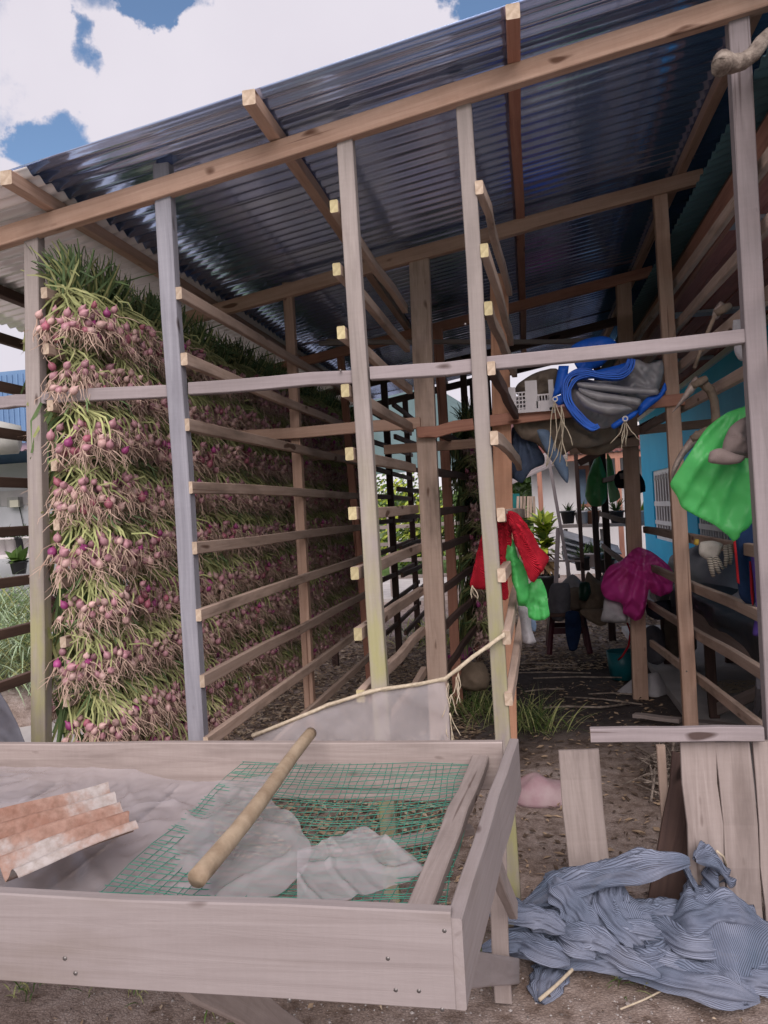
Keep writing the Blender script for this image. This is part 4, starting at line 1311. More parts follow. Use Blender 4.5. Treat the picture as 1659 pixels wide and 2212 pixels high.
# ------------------------------------------------------------------ foreground tray table
tb = thing('tray_table', 'bleached plank tray table with crossed legs and green netting stretched inside', 'table', (-.7, 1.85, 0))
TZ = .75
pl_ = [P(-40, 1905, Z=TZ), P(975, 1963, Z=TZ)]
fx0, fx1, fy = -1.25, P(975, 1963, Z=TZ).x, P(975, 1963, Z=TZ).y
by = P(500, 1603, Z=TZ).y
bx1 = P(1100, 1602, Z=TZ).x
BT_ = .028


def board(name, p, q, t, h, mat=W_TABLE, parent=tb, **kw):
    return beam(name, p, q, t, h, mat, parent, n=8, wob=.0016, ch=.003, **kw)


board('front_board', (-2.3, fy, TZ - .085), (fx1, fy, TZ - .085), BT_, .17)
board('back_board', (-2.6, by, TZ - .07), (bx1 - .02, by, TZ - .07), BT_, .14, W_OLD)
board('side_board', (fx1 + .004, fy - .012, TZ - .088), (bx1 + .012, by + .03, TZ - .08), BT_, .16)
board('inner_batten', (fx1 - .075, fy + .02, TZ - .05), (bx1 - .085, by - .02, TZ - .05), .05, .03, W_OLD)
board('back_ledge', (-2.6, by - .04, TZ - .145), (bx1 - .1, by - .04, TZ - .145), .05, .02, W_OLD)
# floor slats of the tray
for k in range(7):
    x = -1.9 + k * .22
    if x > -.85:
        continue
    board('floor_slat', (x, fy + .02, TZ - .13), (x, by - .02, TZ - .13), .2, .014, W_OLD)
board('floor_batten', (-.85, fy + .38, TZ - .14), (fx1 - .02, by - .3, TZ - .14), .035, .02, W_OLD)
board('floor_batten', (-.78, by - .25, TZ - .14), (fx1 - .05, fy + .14, TZ - .135), .035, .018, W_OLD)
# legs and braces
legR = P(1100, 2070, Z=0.0)
beam('leg', (legR.x - .01, by - .035, 0), (bx1 - .05, by - .035, TZ - .15), .05, .035, W_OLD, tb, up=Vector((0, 1, 0)))
beam('leg', (-2.2, by - .04, 0), (-2.2, by - .04, TZ - .15), .05, .035, W_OLD, tb, up=Vector((0, 1, 0)))
beam('leg', (-1.95, fy + .04, 0), (-1.95, fy + .04, TZ - .17), .05, .035, W_OLD, tb, up=Vector((0, 1, 0)))
foot = P(1112, 2100, Z=0.01)
beam('brace', (fx1 - .03, fy + .05, TZ - .13), (foot.x, foot.y, .015), .03, .07, W_TABLE, tb)
beam('brace', (fx1 + .04, by - .5, TZ - .1), (legR.x + .035, by - .11, .30), .025, .05, W_OLD, tb)
p0 = P(380, 2095, Y=fy + .04); p1 = P(655, 2260, Z=0.01)
beam('brace', (p0.x - .04, p0.y, p0.z + .05), p1, .03, .085, W_OLD, tb)

for (x, y) in ((163, 2102), (838, 2010 + 60), (625, 2160), (855, 2138), (905, 2140), (140, 2070), (960, 2010), (955, 2180)):
    q_ = P(x, y, Y=fy - BT_ / 2)
    mb = MB(); mb.tube([q_ + Vector((0, .012, 0)), q_ + Vector((0, -.0012, 0))], [.003, .0042], 7)
    obj('nail', mb, M_NAIL, tb)
# green netting in the tray
M_NETG = plain('green_net_cord', (.06, .25, .18), (.04, .17, .13), 30, .6)
mb = MB()
xa, xb = -.92, fx1 - .025
for k in range(34):
    x = xa + (xb - xa) * k / 33
    pts = [(x + .006 * math.sin(j * 1.7 + k), fy + .02 + (by - fy - .06) * j / 8, TZ - .055 - .045 * math.sin(math.pi * j / 8) * math.sin(math.pi * (k + .5) / 34) + .004 * math.sin(k * 2.3 + j)) for j in range(9)]
    mb.tube(pts, .0011, 4, cap=False)
for k in range(46):
    y = fy + .02 + (by - fy - .06) * k / 45
    pts = [(xa + (xb - xa) * j / 8, y + .004 * math.sin(j * 2.1 + k), TZ - .054 - .045 * math.sin(math.pi * j / 8) * math.sin(math.pi * (k + .5) / 46) + .004 * math.sin(k * 1.3 + j)) for j in range(9)]
    mb.tube(pts, .0011, 4, cap=False)
tag(obj('green_netting', mb, M_NETG, tb), kind='stuff')

# crumpled clear plastic over the left half of the tray
def crumple(x, y, s=0):
    a = noise.ridged_multi_fractal(Vector((x * 2.6, y * 2.6, s)), .9, 2.1, 4, 1.0, 1.6)
    w = noise.noise(Vector((x * 3, y * 3, s + 8))) * .5
    c1 = 1 - min(1, abs(noise.noise(Vector((x * 5 + w, y * 5 - w, s + 2)))) * 5)
    c2 = 1 - min(1, abs(noise.noise(Vector((x * 9 - w + y * 5, y * 3 + w, s + 3)))) * 5)
    c3 = 1 - min(1, abs(noise.noise(Vector((x * 15 - w, y * 15 + w, s + 4)))) * 4)
    return .004 * a + .011 * c1 + .008 * c2 + .002 * c3 + .03 * noise.noise(Vector((x * 1.7, y * 1.7, s + 5))) - .012


mb = MB()
nx, ny = 170, 100
vs = []
for j in range(ny + 1):
    for i in range(nx + 1):
        u, v = i / nx, j / ny
        x1 = -.64 + .12 * math.sin(v * 5) + .05 * noise.noise(Vector((v * 6, 2, 1)))
        x = -2.5 + (x1 + 2.5) * u
        y = fy + .0 + (by - fy - .08 - .12 * max(0, math.sin(u * 9))) * v
        e = min(1, min(v, 1 - v) * 6)
        z = TZ - .055 + crumple(x, y) * (.4 + .6 * e) + (.052 * (1 - min(1, v * 8)))
        vs.append((x, y, z))
mb.add(vs, [(j * (nx + 1) + i, j * (nx + 1) + i + 1, (j + 1) * (nx + 1) + i + 1, (j + 1) * (nx + 1) + i) for j in range(ny) for i in range(nx)], 0, True)
single(obj('plastic_sheet', mb, F_WHITE, None, org=(-1.6, fy, TZ)), 'crumpled clear plastic sheet spread over the left of the tray table', 'plastic sheet')
# rusted corrugated offcut
mb = MB()
c00, c10, c11, c01 = P(-120, 1800, Z=.80), P(235, 1706, Z=.80), P(300, 1795, Z=.78), P(40, 1892, Z=.765)
nx, ny = 30, 48
for surf in (0, 1):
    vs = []
    for j in range(ny + 1):
        for i in range(nx + 1):
            u, v = i / nx, j / ny
            uu = u
            e0 = .012 * noise.noise(Vector((v * 14, 1, 0))) + .02 * noise.noise(Vector((v * 5, 4, 0)))
            u2 = u + e0 * (1 - u) - (.03 * abs(noise.noise(Vector((v * 11, 7, 0))))) * u
            p = c00.lerp(c10, u2).lerp(c01.lerp(c11, u2), v)
            z = .018 * math.cos(2 * math.pi * v * 4.2) + .012 * noise.noise(Vector((p.x * 4, p.y * 4, 2)))
            vs.append((p.x, p.y, p.z + z - .0018 * surf))
    fs = [(j * (nx + 1) + i, (j + 1) * (nx + 1) + i, (j + 1) * (nx + 1) + i + 1, j * (nx + 1) + i + 1) for j in range(ny) for i in range(nx)]
    mb.add(vs, fs if surf else [f[::-1] for f in fs], 0, True)
m, t, b = bsdf_mat('rusted_zinc')
v = mapping(t, (1, 1, 1))
n1 = N(t, 'ShaderNodeTexNoise', Scale=5.0, Detail=8.0, Roughness=.65); t.links.new(v, n1.inputs['Vector'])
n2 = N(t, 'ShaderNodeTexNoise', Scale=60.0, Detail=4.0, Roughness=.6); t.links.new(v, n2.inputs['Vector'])
rr = ramp(t, ((.38, (.27, .14, .10)), (.50, (.34, .21, .165)), (.60, (.40, .355, .34)), (.75, (.44, .41, .40)))); t.links.new(n1.outputs['Fac'], rr.inputs[0])
r2 = ramp(t, ((.3, (.7, .66, .62)), (.6, (1, 1, 1)))); t.links.new(n2.outputs['Fac'], r2.inputs[0])
t.links.new(mixc(t, 1, rr.outputs[0], r2.outputs[0], 'MULTIPLY'), b.inputs['Base Color'])
b.inputs['Roughness'].default_value = .75
single(obj('corrugated_offcut', mb, m, None), 'rusty torn offcut of corrugated metal lying on the plastic sheet', 'metal sheet')
# bamboo pole
mb = MB()
a, c = P(425, 1898, Z=.73), P(672, 1588, Z=.80)
c = a + (c - a) * 1.02
pts, rad = [], []
for i in range(41):
    tt = i / 40
    pts.append(a.lerp(c, tt) + Vector((.006 * math.sin(tt * 5), .004 * math.sin(tt * 7), .0)))
    nd = abs(((tt * 3.6 + .15) % 1) - .5)
    rad.append(.0205 - .003 * tt + (.0014 if nd > .47 else 0) - (.0006 if .43 < nd < .47 else 0))
mb.tube(pts, rad, 16)
single(obj('bamboo_pole', mb, plain('dry_bamboo', (.40, .31, .22), (.25, .18, .12), 14, .6, bump=.3), None), 'dry bamboo pole lying slantwise across the tray table', 'pole')
mb = MB()
q00, q10, q11, q01 = P(640, 1800, Z=.75), P(790, 1752, Z=.75), P(935, 1812, Z=.745), P(640, 1940, Z=.745)
nx, ny = 80, 60
vs = []
for j in range(ny + 1):
    for i in range(nx + 1):
        u, v = i / nx, j / ny
        p = q00.lerp(q10, u).lerp(q01.lerp(q11, u), v)
        p.x += .02 * noise.noise(Vector((v * 4, u, 3))) * u
        vs.append((p.x, p.y, TZ - .03 + .8 * crumple(p.x * 1.2, p.y * 1.2, 4) - .03 * u * v))
mb.add(vs, [(j * (nx + 1) + i, (j + 1) * (nx + 1) + i, (j + 1) * (nx + 1) + i + 1, j * (nx + 1) + i + 1) for j in range(ny) for i in range(nx)], 0, True)
single(obj('plastic_sheet', mb, F_WHITE, None, org=(-.5, 1.6, TZ)), 'small loose flap of clear plastic lying over the green netting', 'plastic sheet')

# white fine net strung across the front between the posts, with its rope edge
nw = thing('white_net', 'sagging white fine mesh net with a rope edge strung behind the tray table', 'net', P(800, 1640, Y=2.70))
ROPE = [(545, 1590), (630, 1556), (710, 1523), (800, 1494), (829, 1488), (900, 1479), (962, 1466), (992, 1443), (1020, 1420), (1054, 1396), (1090, 1370)]
cloth('mesh', [(545, 1590), (630, 1556), (710, 1523), (800, 1494), (900, 1479), (960, 1467), (968, 1500), (972, 1560), (976, 1660), (860, 1668), (700, 1668), (560, 1668)], 2.70, F_NETW, nw, puff=.002, edge=.02, fold=.012, freq=7, fdir=(.8, .5), wr=.006, res=.022, smooth=False, seed=51)
mb = MB()
RW = [P(x, y, Y=2.69 if x < 1050 else 2.75) for x, y in ROPE]
mb.tube(RW, .007, 8)
for off in (.5, 2.6):
    mb.tube([p + Vector((0, .006 * math.sin(i * 2.2 + off), .006 * math.cos(i * 2.2 + off))) for i, p in enumerate(RW)], .004, 6)
obj('rope_edge', mb, M_ROPE, nw)
mb = MB()
for (x, y) in ((968, 1475), (975, 1500), (985, 1462), (972, 1540), (990, 1452), (976, 1580)):
    strands(mb, P(x, y, Y=2.7), 3, .09, .0016)
tag(obj('frayed_string', mb, M_ROPE, nw), kind='stuff')
single(cloth('black_net', [(-60, 1440), (0, 1495), (18, 1520), (36, 1550), (62, 1602), (66, 1640), (-60, 1640)], 2.55, film('dark_net', (.12, .12, .15), .75, .8, .2, 40), puff=.004, fold=.02, freq=5, smooth=False, seed=52),
       'dark shade net hanging at the left edge behind the tray table', 'net')

# ------------------------------------------------------------------ plank screen at the right front
sc_ = thing('plank_screen', 'low screen of upright weathered planks under a batten at the right front', 'screen', P(1560, 1965, Y=2.86))
YB = 2.70
beam('batten', P(1275, 1586, Y=YB - .03), P(1649, 1586, Y=YB - .03), .03, .046, W_PALE, sc_, end=M_CUTP)
for (xa, xb, y1, tilt) in ((1486, 1563, 1985, 0), (1566, 1641, 1990, .004), (1644, 1700, 1990, .01)):
    a, c = P(xa, 1800, Y=YB), P(xb, 1800, Y=YB)
    zt = P((xa + xb) / 2, 1602, Y=YB).z
    beam('plank', ((a.x + c.x) / 2, YB + tilt, -.03), ((a.x + c.x) / 2 - .012, YB + tilt, zt), c.x - a.x, .018, W_OLD, sc_, up=Vector((0, 1, 0)), n=6, ch=.002)
a, c = P(1218, 1760, Y=3.0), P(1306, 1760, Y=3.0)
beam('plank', ((a.x + c.x) / 2 + .01, 2.96, -.02), ((a.x + c.x) / 2 - .01, 3.02, P(1260, 1622, Y=3.0).z), c.x - a.x, .02, W_OLD, sc_, up=Vector((0, 1, 0)), n=6)
a = P(1425, 1960, Y=2.9)
beam('plank', (a.x - .02, 2.75, -.02), (a.x + .14, 2.95, .52), .12, .02, W_DARK, sc_, up=Vector((0, 1, 0)), n=6)
beam('plank', (.62, 2.9, .03), (.50, 3.0, .22), .09, .02, W_OLD, sc_, up=Vector((0, 1, 0)))
beam('stake', P(1427, 1640, Y=2.95) + Vector((0, 0, .05)), (P(1427, 1640, Y=2.95).x + .015, 2.95, -.02), .03, .02, W_RAIL, sc_, up=Vector((0, 1, 0)))
# planks lying inside behind the screen
for (xa, ya, xb, yb, Z, w) in ((1500, 1560, 1610, 1575, .06, .09), (1370, 1545, 1470, 1556, .05, .06)):
    single(beam('loose_plank', P(xa, ya, Z=Z), P(xb, yb, Z=Z), w, .025, W_OLD), 'short weathered plank lying on the floor behind the plank screen, %s' % ('near the right post' if xa == 1500 else 'by the second row post'), 'plank', 'loose planks behind the screen')

# ------------------------------------------------------------------ blue grey shade net heaped on the ground
hp = thing('shade_net', 'blue grey shade net heaped in folds on the ground against the plank screen', 'net', (.45, 2.4, 0))
m, t, b = bsdf_mat('blue_grey_net')
v = mapping(t, (1, 1, 1))
nn = N(t, 'ShaderNodeTexNoise', Scale=5.0, Detail=5.0); t.links.new(v, nn.inputs['Vector'])
uvn = t.nodes.new('ShaderNodeUVMap'); uvn.uv_map = 'weave'
ww = N(t, 'ShaderNodeTexWave', Scale=1.0, Distortion=.4, Detail=1.0); ww.bands_direction = 'X'
t.links.new(uvn.outputs[0], ww.inputs['Vector'])
rr = ramp(t, ((.28, (.085, .115, .165)), (.5, (.16, .185, .255)), (.72, (.25, .27, .345)))); t.links.new(nn.outputs['Fac'], rr.inputs[0])
rw = ramp(t, ((.1, (.66, .65, .66)), (.6, (1.05, 1.05, 1.05)))); t.links.new(ww.outputs['Fac'], rw.inputs[0])
t.links.new(mixc(t, .85, rr.outputs[0], rw.outputs[0], 'MULTIPLY'), b.inputs['Base Color'])
b.inputs['Roughness'].default_value = .85
b.inputs['Specular IOR Level'].default_value = .2
bp_ = N(t, 'ShaderNodeBump', Strength=.35, Distance=.003); t.links.new(ww.outputs['Fac'], bp_.inputs['Height']); t.links.new(bp_.outputs[0], b.inputs['Normal'])
tr_ = N(t, 'ShaderNodeBsdfTransparent')
ms_ = t.nodes.new('ShaderNodeMixShader')
ra_ = ramp(t, ((.05, (.62, .62, .62)), (.5, (1, 1, 1)))); t.links.new(ww.outputs['Fac'], ra_.inputs[0])
t.links.new(ra_.outputs[0], ms_.inputs[0]); t.links.new(tr_.outputs[0], ms_.inputs[1]); t.links.new(b.outputs[0], ms_.inputs[2])
t.links.new(ms_.outputs[0], t.nodes['Material Output'].inputs[0])
M_HEAP = m


def add_weave_uv(o, uv):
    me = o.data
    lay = me.uv_layers.new(name='weave')
    for lp in me.loops:
        lay.data[lp.index].uv = uv[lp.vertex_index]


def net_fold(pts, w, hgt, seed, name='net_fold'):
    """one thick gathered fold of net along a path on the ground: a ridge of many small pleats"""
    r = random.Random(seed)
    P3 = [Vector(p) for p in pts]
    path = []
    for i in range(len(P3) - 1):
        p0, p1, p2, p3 = P3[max(i - 1, 0)], P3[i], P3[i + 1], P3[min(i + 2, len(P3) - 1)]
        for k in range(10):
            tt = k / 10
            path.append(.5 * ((2 * p1) + (p2 - p0) * tt + (2 * p0 - 5 * p1 + 4 * p2 - p3) * tt * tt + (3 * p1 - p0 - 3 * p2 + p3) * tt ** 3))
    path.append(P3[-1])
    na = 44
    mb, uv = MB(), []
    vs = []
    n = len(path)
    for i, p in enumerate(path):
        tdir = (path[min(i + 1, n - 1)] - path[max(i - 1, 0)]).normalized()
        side = Vector((tdir.y, -tdir.x, 0)).normalized()
        u = i / (n - 1)
        taper = min(1, .25 + 3.2 * min(u, 1 - u)) * (1 + .22 * noise.noise(Vector((u * 5, seed, 1))))
        tw = 1.4 * noise.noise(Vector((u * 2.2, seed, 9)))
        for k in range(na + 1):
            a = math.pi * k / na
            pleat = 1 + .13 * (1 - 2 * abs(math.sin(5.5 * a + tw * 3 + seed))) + .07 * math.sin(17 * a + 5 * noise.noise(Vector((u * 6, seed, 3)))) + .16 * noise.noise(Vector((u * 7, a * 2.5, seed)))
            off = side * (math.cos(a) * w * taper * pleat) + Vector((0, 0, math.sin(a) * hgt * taper * pleat - .012))
            vs.append(p + off)
            uv.append(((a * w * 1.5) * 70 + .8 * noise.noise(Vector((u * 5, a * 2, seed))), u * n * .02 * 40))
    fs = [(i * (na + 1) + k, i * (na + 1) + k + 1, (i + 1) * (na + 1) + k + 1, (i + 1) * (na + 1) + k) for i in range(n - 1) for k in range(na)]
    fs += [tuple(range(na + 1)), tuple((n - 1) * (na + 1) + k for k in range(na + 1))[::-1]]
    mb.add(vs, fs, 0, True)
    o = obj(name, mb, M_HEAP, hp)
    add_weave_uv(o, uv)
    return o


def G(x, y, z=0.0):
    return P(x, y, Z=z)


# base mass
mb, uv = MB(), []
outl = [G(1085, 2020), G(1100, 2060), G(1168, 2076), G(1240, 2066), G(1310, 2082), G(1400, 2100), G(1500, 2130), G(1600, 2165), G(1700, 2120), Vector((.95, 2.62, 0)), Vector((.6, 2.66, 0)), Vector((.2, 2.75, 0)), Vector((.02, 2.72, 0)), Vector((-.03, 2.5, 0))]
ol = [(p.x, p.y) for p in outl]
nx, ny = 110, 70
x0, x1, y0, y1 = -.1, 1.1, 1.85, 2.85
Xg, Yg = np.meshgrid(np.linspace(x0, x1, nx), np.linspace(y0, y1, ny))
ins = poly_in(Xg.ravel(), Yg.ravel(), ol)
dd = seg_dist(Xg.ravel(), Yg.ravel(), ol)
vs, idx = [], {}
for q in range(nx * ny):
    if ins[q]:
        x, y = Xg.ravel()[q], Yg.ravel()[q]
        e = min(1, dd[q] / .16)
        f = math.sin((x * .7 + y * .7) * 42 + 5 * noise.noise(Vector((x * 3, y * 3, 2))))
        h = .15 * math.sqrt(1 - (1 - e) ** 2) * (1 + .7 * noise.noise(Vector((x * 3.2, y * 3.2, 7)))) + .014 * f * e + .012 * noise.noise(Vector((x * 14, y * 14, 1)))
        idx[q] = len(vs)
        vs.append((x, y, max(h, .004 + .03 * e)))
        uv.append(((x * .75 - y * .5) * 80 + 1.0 * noise.noise(Vector((x * 8, y * 8, 1))), (x * .5 + y * .75) * 40))
fs = []
for j in range(ny - 1):
    for i in range(nx - 1):
        q = [j * nx + i, j * nx + i + 1, (j + 1) * nx + i + 1, (j + 1) * nx + i]
        if all(k in idx for k in q):
            fs.append(tuple(idx[k] for k in q))
mb.add(vs, fs, 0, True)
o = obj('net_heap', mb, M_HEAP, hp, org=(.45, 2.4, 0)); add_weave_uv(o, uv)
FOLDS = [
    ([G(1120, 1960, .10), G(1200, 1930, .16), G(1300, 1900, .22), G(1400, 1880, .26), G(1490, 1858, .30)], .055, .07, 1),
    ([G(1500, 1852, .30), G(1535, 1862, .28), G(1552, 1900, .22), G(1548, 1940, .16)], .05, .06, 2),
    ([G(1470, 1860, .28), G(1490, 1900, .22), G(1500, 1940, .16), G(1480, 1962, .12)], .045, .05, 3),
    ([G(1440, 2000, .10), G(1500, 1985, .13), G(1560, 1975, .14), G(1640, 1990, .12)], .085, .08, 4),
    ([G(1420, 2030, .05), G(1490, 2046, .06), G(1560, 2040, .07), G(1640, 2050, .06), G(1720, 2060, .05)], .07, .065, 5),
    ([G(1100, 2050, .02), G(1200, 2058, .03), G(1300, 2072, .03), G(1400, 2092, .03), G(1480, 2120, .02)], .055, .05, 6),
    ([G(1300, 2066, .02), G(1420, 2098, .03), G(1540, 2130, .03), G(1640, 2150, .02)], .075, .055, 7),
    ([G(1400, 2040, .04), G(1480, 2090, .04), G(1560, 2120, .04), G(1610, 2170, .02)], .06, .05, 8),
    ([G(1180, 1890, .20), G(1240, 1940, .16), G(1280, 2000, .10), G(1330, 2050, .06)], .075, .07, 9),
    ([G(1330, 1900, .20), G(1320, 1960, .15), G(1350, 2010, .10), G(1400, 2050, .06)], .06, .06, 10),
    ([G(1180, 2060, .01), G(1190, 2090, .01), G(1180, 2120, .005), G(1166, 2160, .0)], .05, .02, 11),
    ([G(1560, 1960, .12), G(1610, 2000, .10), G(1660, 2050, .06), G(1720, 2120, .03)], .06, .06, 12),
    ([G(1110, 2000, .06), G(1190, 1990, .08), G(1270, 2010, .08), G(1350, 2060, .05)], .06, .06, 13),
    ([G(1520, 2100, .02), G(1580, 2110, .03), G(1640, 2110, .03), G(1710, 2096, .03)], .07, .05, 14)]
rf = random.Random(77)
for q in range(16):
    x0_, y0_ = rf.uniform(1130, 1560), rf.uniform(1960, 2080)
    a_ = rf.gauss(.15, .35)
    Lf = rf.uniform(150, 300)
    z0_ = max(.02, (2110 - y0_) / 150 * .16)
    FOLDS.append(([G(x0_ + (k - 1.5) * Lf / 3 * math.cos(a_) + rf.gauss(0, 12), min(2105, y0_ + (k - 1.5) * Lf / 3 * math.sin(a_) + rf.gauss(0, 14)), z0_ * (1 - .15 * abs(k - 1.5))) for k in range(4)], rf.uniform(.03, .055), rf.uniform(.03, .05), 20 + q))
for f in FOLDS:
    net_fold(*f)
mb = MB()
mb.tube([G(1165, 2160, .01), G(1200, 2130, .015), G(1235, 2096, .02), G(1248, 2070, .03)], .0055, 8)
obj('edge_cord', mb, M_ROPE, hp); mb = MB()
mb.tube([G(1540, 2054, .09), G(1560, 2062, .09), G(1590, 2064, .08), G(1600, 2076, .06)], .005, 6)
obj('edge_cord', mb, M_ROPE, hp); mb = MB()
mb.tube([G(1548, 1838, .33), G(1562, 1850, .3), G(1572, 1880, .22)], .004, 6)
obj('edge_cord', mb, M_ROPE, hp); mb = MB()
strands(mb, G(1590, 2062, .09), 6, .06, .002)
tag(obj('frayed_cord', mb, M_ROPE, hp), kind='stuff')

# ------------------------------------------------------------------ work table with black net at the right
wt = thing('work_table', 'long plank work table draped with black net along the right side', 'table', (1.2, 5.0, 0))
beam('side_board', (1.02, 3.2, .70), (1.0, 7.2, .66), .025, .20, W_OLD, wt, n=6)
for k in range(4):
    beam('top_plank', (1.10 + k * .135, 3.2, .815), (1.10 + k * .135, 7.2, .775), .13, .022, W_DARK, wt)
for y in (3.5, 5.2, 6.9):
    beam('leg', (1.06, y, .04), (1.05, y, .62), .06, .045, W_DARK, wt, up=Vector((0, 1, 0)))
    beam('leg', (1.55, y, .04), (1.55, y, .76), .06, .045, W_DARK, wt, up=Vector((0, 1, 0)))
beam('brace', (1.08, 5.2, .10), (1.52, 4.3, .6), .025, .07, W_OLD, wt)
beam('brace', (1.08, 4.2, .5), (1.3, 5.2, .06), .025, .07, W_GREY, wt)
mb = MB()
nx, ny = 26, 90
vs = []
for j in range(ny + 1):
    for i in range(nx + 1):
        u, v = i / nx, j / ny
        y = 3.0 + 4.4 * v
        fx = .965 - .05 * math.sin(v * 23) * .3
        if u < .35:
            d = u / .35
            x, z = fx - .015 * math.sin(y * 9), .835 - (1 - d) * (.14 + .05 * math.sin(y * 2.3) + .03 * math.sin(y * 7)) - v * .04
        else:
            d = (u - .35) / .65
            x, z = fx + d * .62, .835 - v * .04 + .05 * math.sin(math.pi * d) * (.5 + noise.noise(Vector((y * 1.3, d * 2, 3))))
        vs.append((x + .012 * noise.noise(Vector((y * 6, u * 6, 1))), y, z + .014 * noise.noise(Vector((y * 7, u * 8, 5)))))
mb.add(vs, [(j * (nx + 1) + i, j * (nx + 1) + i + 1, (j + 1) * (nx + 1) + i + 1, (j + 1) * (nx + 1) + i) for j in range(ny) for i in range(nx)], 0, True)
obj('net_cover', mb, F_BLACKN, wt)
# grey sheeting heaped on the table
def mound(name, cx, cy, z0, rx, ry, h, mat, label, cat, seed, parent=None):
    mb = MB()
    n1_, n2_ = 14, 30
    vs, fs = [], []
    for j in range(n1_ + 1):
        a = math.pi / 2 * j / n1_
        for k in range(n2_):
            th = 2 * math.pi * k / n2_
            r_ = math.cos(a)
            w = 1 + .22 * noise.noise(Vector((math.cos(th) * 1.5 + seed, math.sin(th) * 1.5, a)))
            p = Vector((rx * r_ * math.cos(th) * w, ry * r_ * math.sin(th) * w, h * math.sin(a)))
            p.z *= 1 + .3 * noise.noise(Vector((p.x * 4, p.y * 3, seed)))
            p += Vector((1, 1, .6)) * .02 * noise.noise(p * 9 + Vector((seed, 0, 0)))
            vs.append(Vector((cx, cy, z0)) + p)
    for j in range(n1_):
        for k in range(n2_):
            k2 = (k + 1) % n2_
            fs.append((j * n2_ + k, j * n2_ + k2, (j + 1) * n2_ + k2, (j + 1) * n2_ + k))
    fs.append(tuple(range(n2_))[::-1])
    mb.add(vs, fs, 0, True)
    return tag(obj(name, mb, mat, parent, org=(cx, cy, z0)), label, cat)


mound('tarp_heap', 1.30, 6.2, .81, .26, .9, .26, plain('slate_sheeting', (.10, .115, .145), (.06, .07, .095), 4, .5), 'slate grey sheeting heaped on the far half of the net covered table', 'sheeting', 3)
mound('tarp_heap', 1.28, 4.3, .84, .22, .8, .10, plain('grey_sheeting', (.15, .16, .19), (.09, .10, .125), 4, .5), 'low grey sheeting lying on the near half of the net covered table', 'sheeting', 8)
mb = MB()
for k in range(14):
    c = P(1590, 1488, Z=.06)
    r1 = rng.uniform(.08, .16)
    mb.tube([c + Vector((r1 * 1.5 * math.cos(a + k), r1 * math.sin(a + k) * .8, .015 + .02 * math.sin(3 * a + k))) for a in np.linspace(0, rng.uniform(3, 6), 16)], .0022, 5)
tag(obj('string_tangle', mb, M_ROPE), 'tangle of pale green string lying on the concrete floor at the right', 'string')

# ------------------------------------------------------------------ stool and small things on the floor
st = thing('plastic_stool', 'dark maroon plastic stool under the heap of sacks', 'stool', P(1228, 1405, Z=0))
sx, sy = P(1228, 1405, Z=0).x, P(1228, 1405, Z=0).y
mb = MB(); mb.box((sx, sy, .45), (.30, .30, .03)); mb.box((sx, sy, .425), (.33, .33, .022)); obj('seat', mb, M_MAROON, st)
for a in (-1, 1):
    for b2 in (-1, 1):
        mb = MB()
        mb.tube([(sx + a * .13, sy + b2 * .13, .42), (sx + a * .165, sy + b2 * .165, .2), (sx + a * .19, sy + b2 * .19, 0)], [.034, .030, .028], 6, smooth=False)
        obj('leg', mb, M_MAROON, st)
for a in (-1, 1):
    mb = MB(); mb.box((sx, sy + a * .163, .22), (.30, .012, .06)); obj('cross_bar', mb, M_MAROON, st)
    mb = MB(); mb.box((sx + a * .163, sy, .22), (.012, .30, .06)); obj('cross_bar', mb, M_MAROON, st)
single(beam('board', P(1180, 1325, Y=7.5), P(1310, 1320, Y=7.5), .3, .03, W_DARK), 'dark board lying on the maroon stool beneath the sacks', 'board')
for (pts, Y, mt, lab, cat, sd) in (
        ([(1240, 958), (1285, 956), (1332, 944), (1344, 956), (1322, 974), (1290, 984), (1256, 980)], 4.6, C_BURLAP, 'dark brown sacking sagging under the shelf right of the jeans', 'sacking', 71),
        ([(1222, 1322), (1250, 1322), (1256, 1360), (1246, 1402), (1230, 1404), (1222, 1370)], 7.25, C_NAVY, 'dark navy bag hanging under the maroon stool', 'bag', 72),
        ([(1252, 1318), (1300, 1316), (1312, 1345), (1296, 1352), (1270, 1340)], 7.15, C_BURLAP, 'brown rag drooping over the right edge of the stool board', 'rag', 73),
        ([(1296, 1248), (1320, 1236), (1338, 1262), (1330, 1300), (1306, 1300)], 6.9, C_GREY, 'grey cloth bundle half hidden by the magenta bag', 'cloth', 74),
        ([(1396, 1306), (1430, 1296), (1470, 1300), (1462, 1330), (1420, 1338), (1398, 1328)], 5.9, C_BLACKC, 'black netting bunched on the rail right of the thick post', 'netting', 75),
        ([(1212, 1262), (1236, 1240), (1256, 1256), (1260, 1276), (1230, 1282)], 7.7, C_WHITES, 'pale striped bag behind the grey sack on the stool', 'bag', 76)):
    single(cloth('rag' if cat in ('rag', 'cloth') else cat, pts, Y, mt, puff=.03, edge=.06, fold=.015, freq=12, wr=.02, billow=.03, res=.02, seed=sd), lab, cat)
r = random.Random(31)
for k in range(9):
    q_ = G(r.uniform(1150, 1330), r.uniform(1425, 1515), .02)
    a_ = r.uniform(-.5, .5); L_ = r.uniform(.12, .35)
    mb = MB(); mb.tube([q_ - Vector((math.cos(a_), math.sin(a_), 0)) * L_, q_ + Vector((0, .02, .008)), q_ + Vector((math.cos(a_), math.sin(a_), .02)) * L_], .006, 6)
    tag(obj('stick', mb, W_BARK), 'thin dry stick scattered on the dark floor of the right bay', 'stick', 'sticks scattered on the dark floor')
mb = MB(); c = P(1351, 1445, Y=6.4)
mb.lathe((c.x, 6.6, .0), [(.10, 0), (.125, .22), (.12, .22), (.096, .01)], 16)
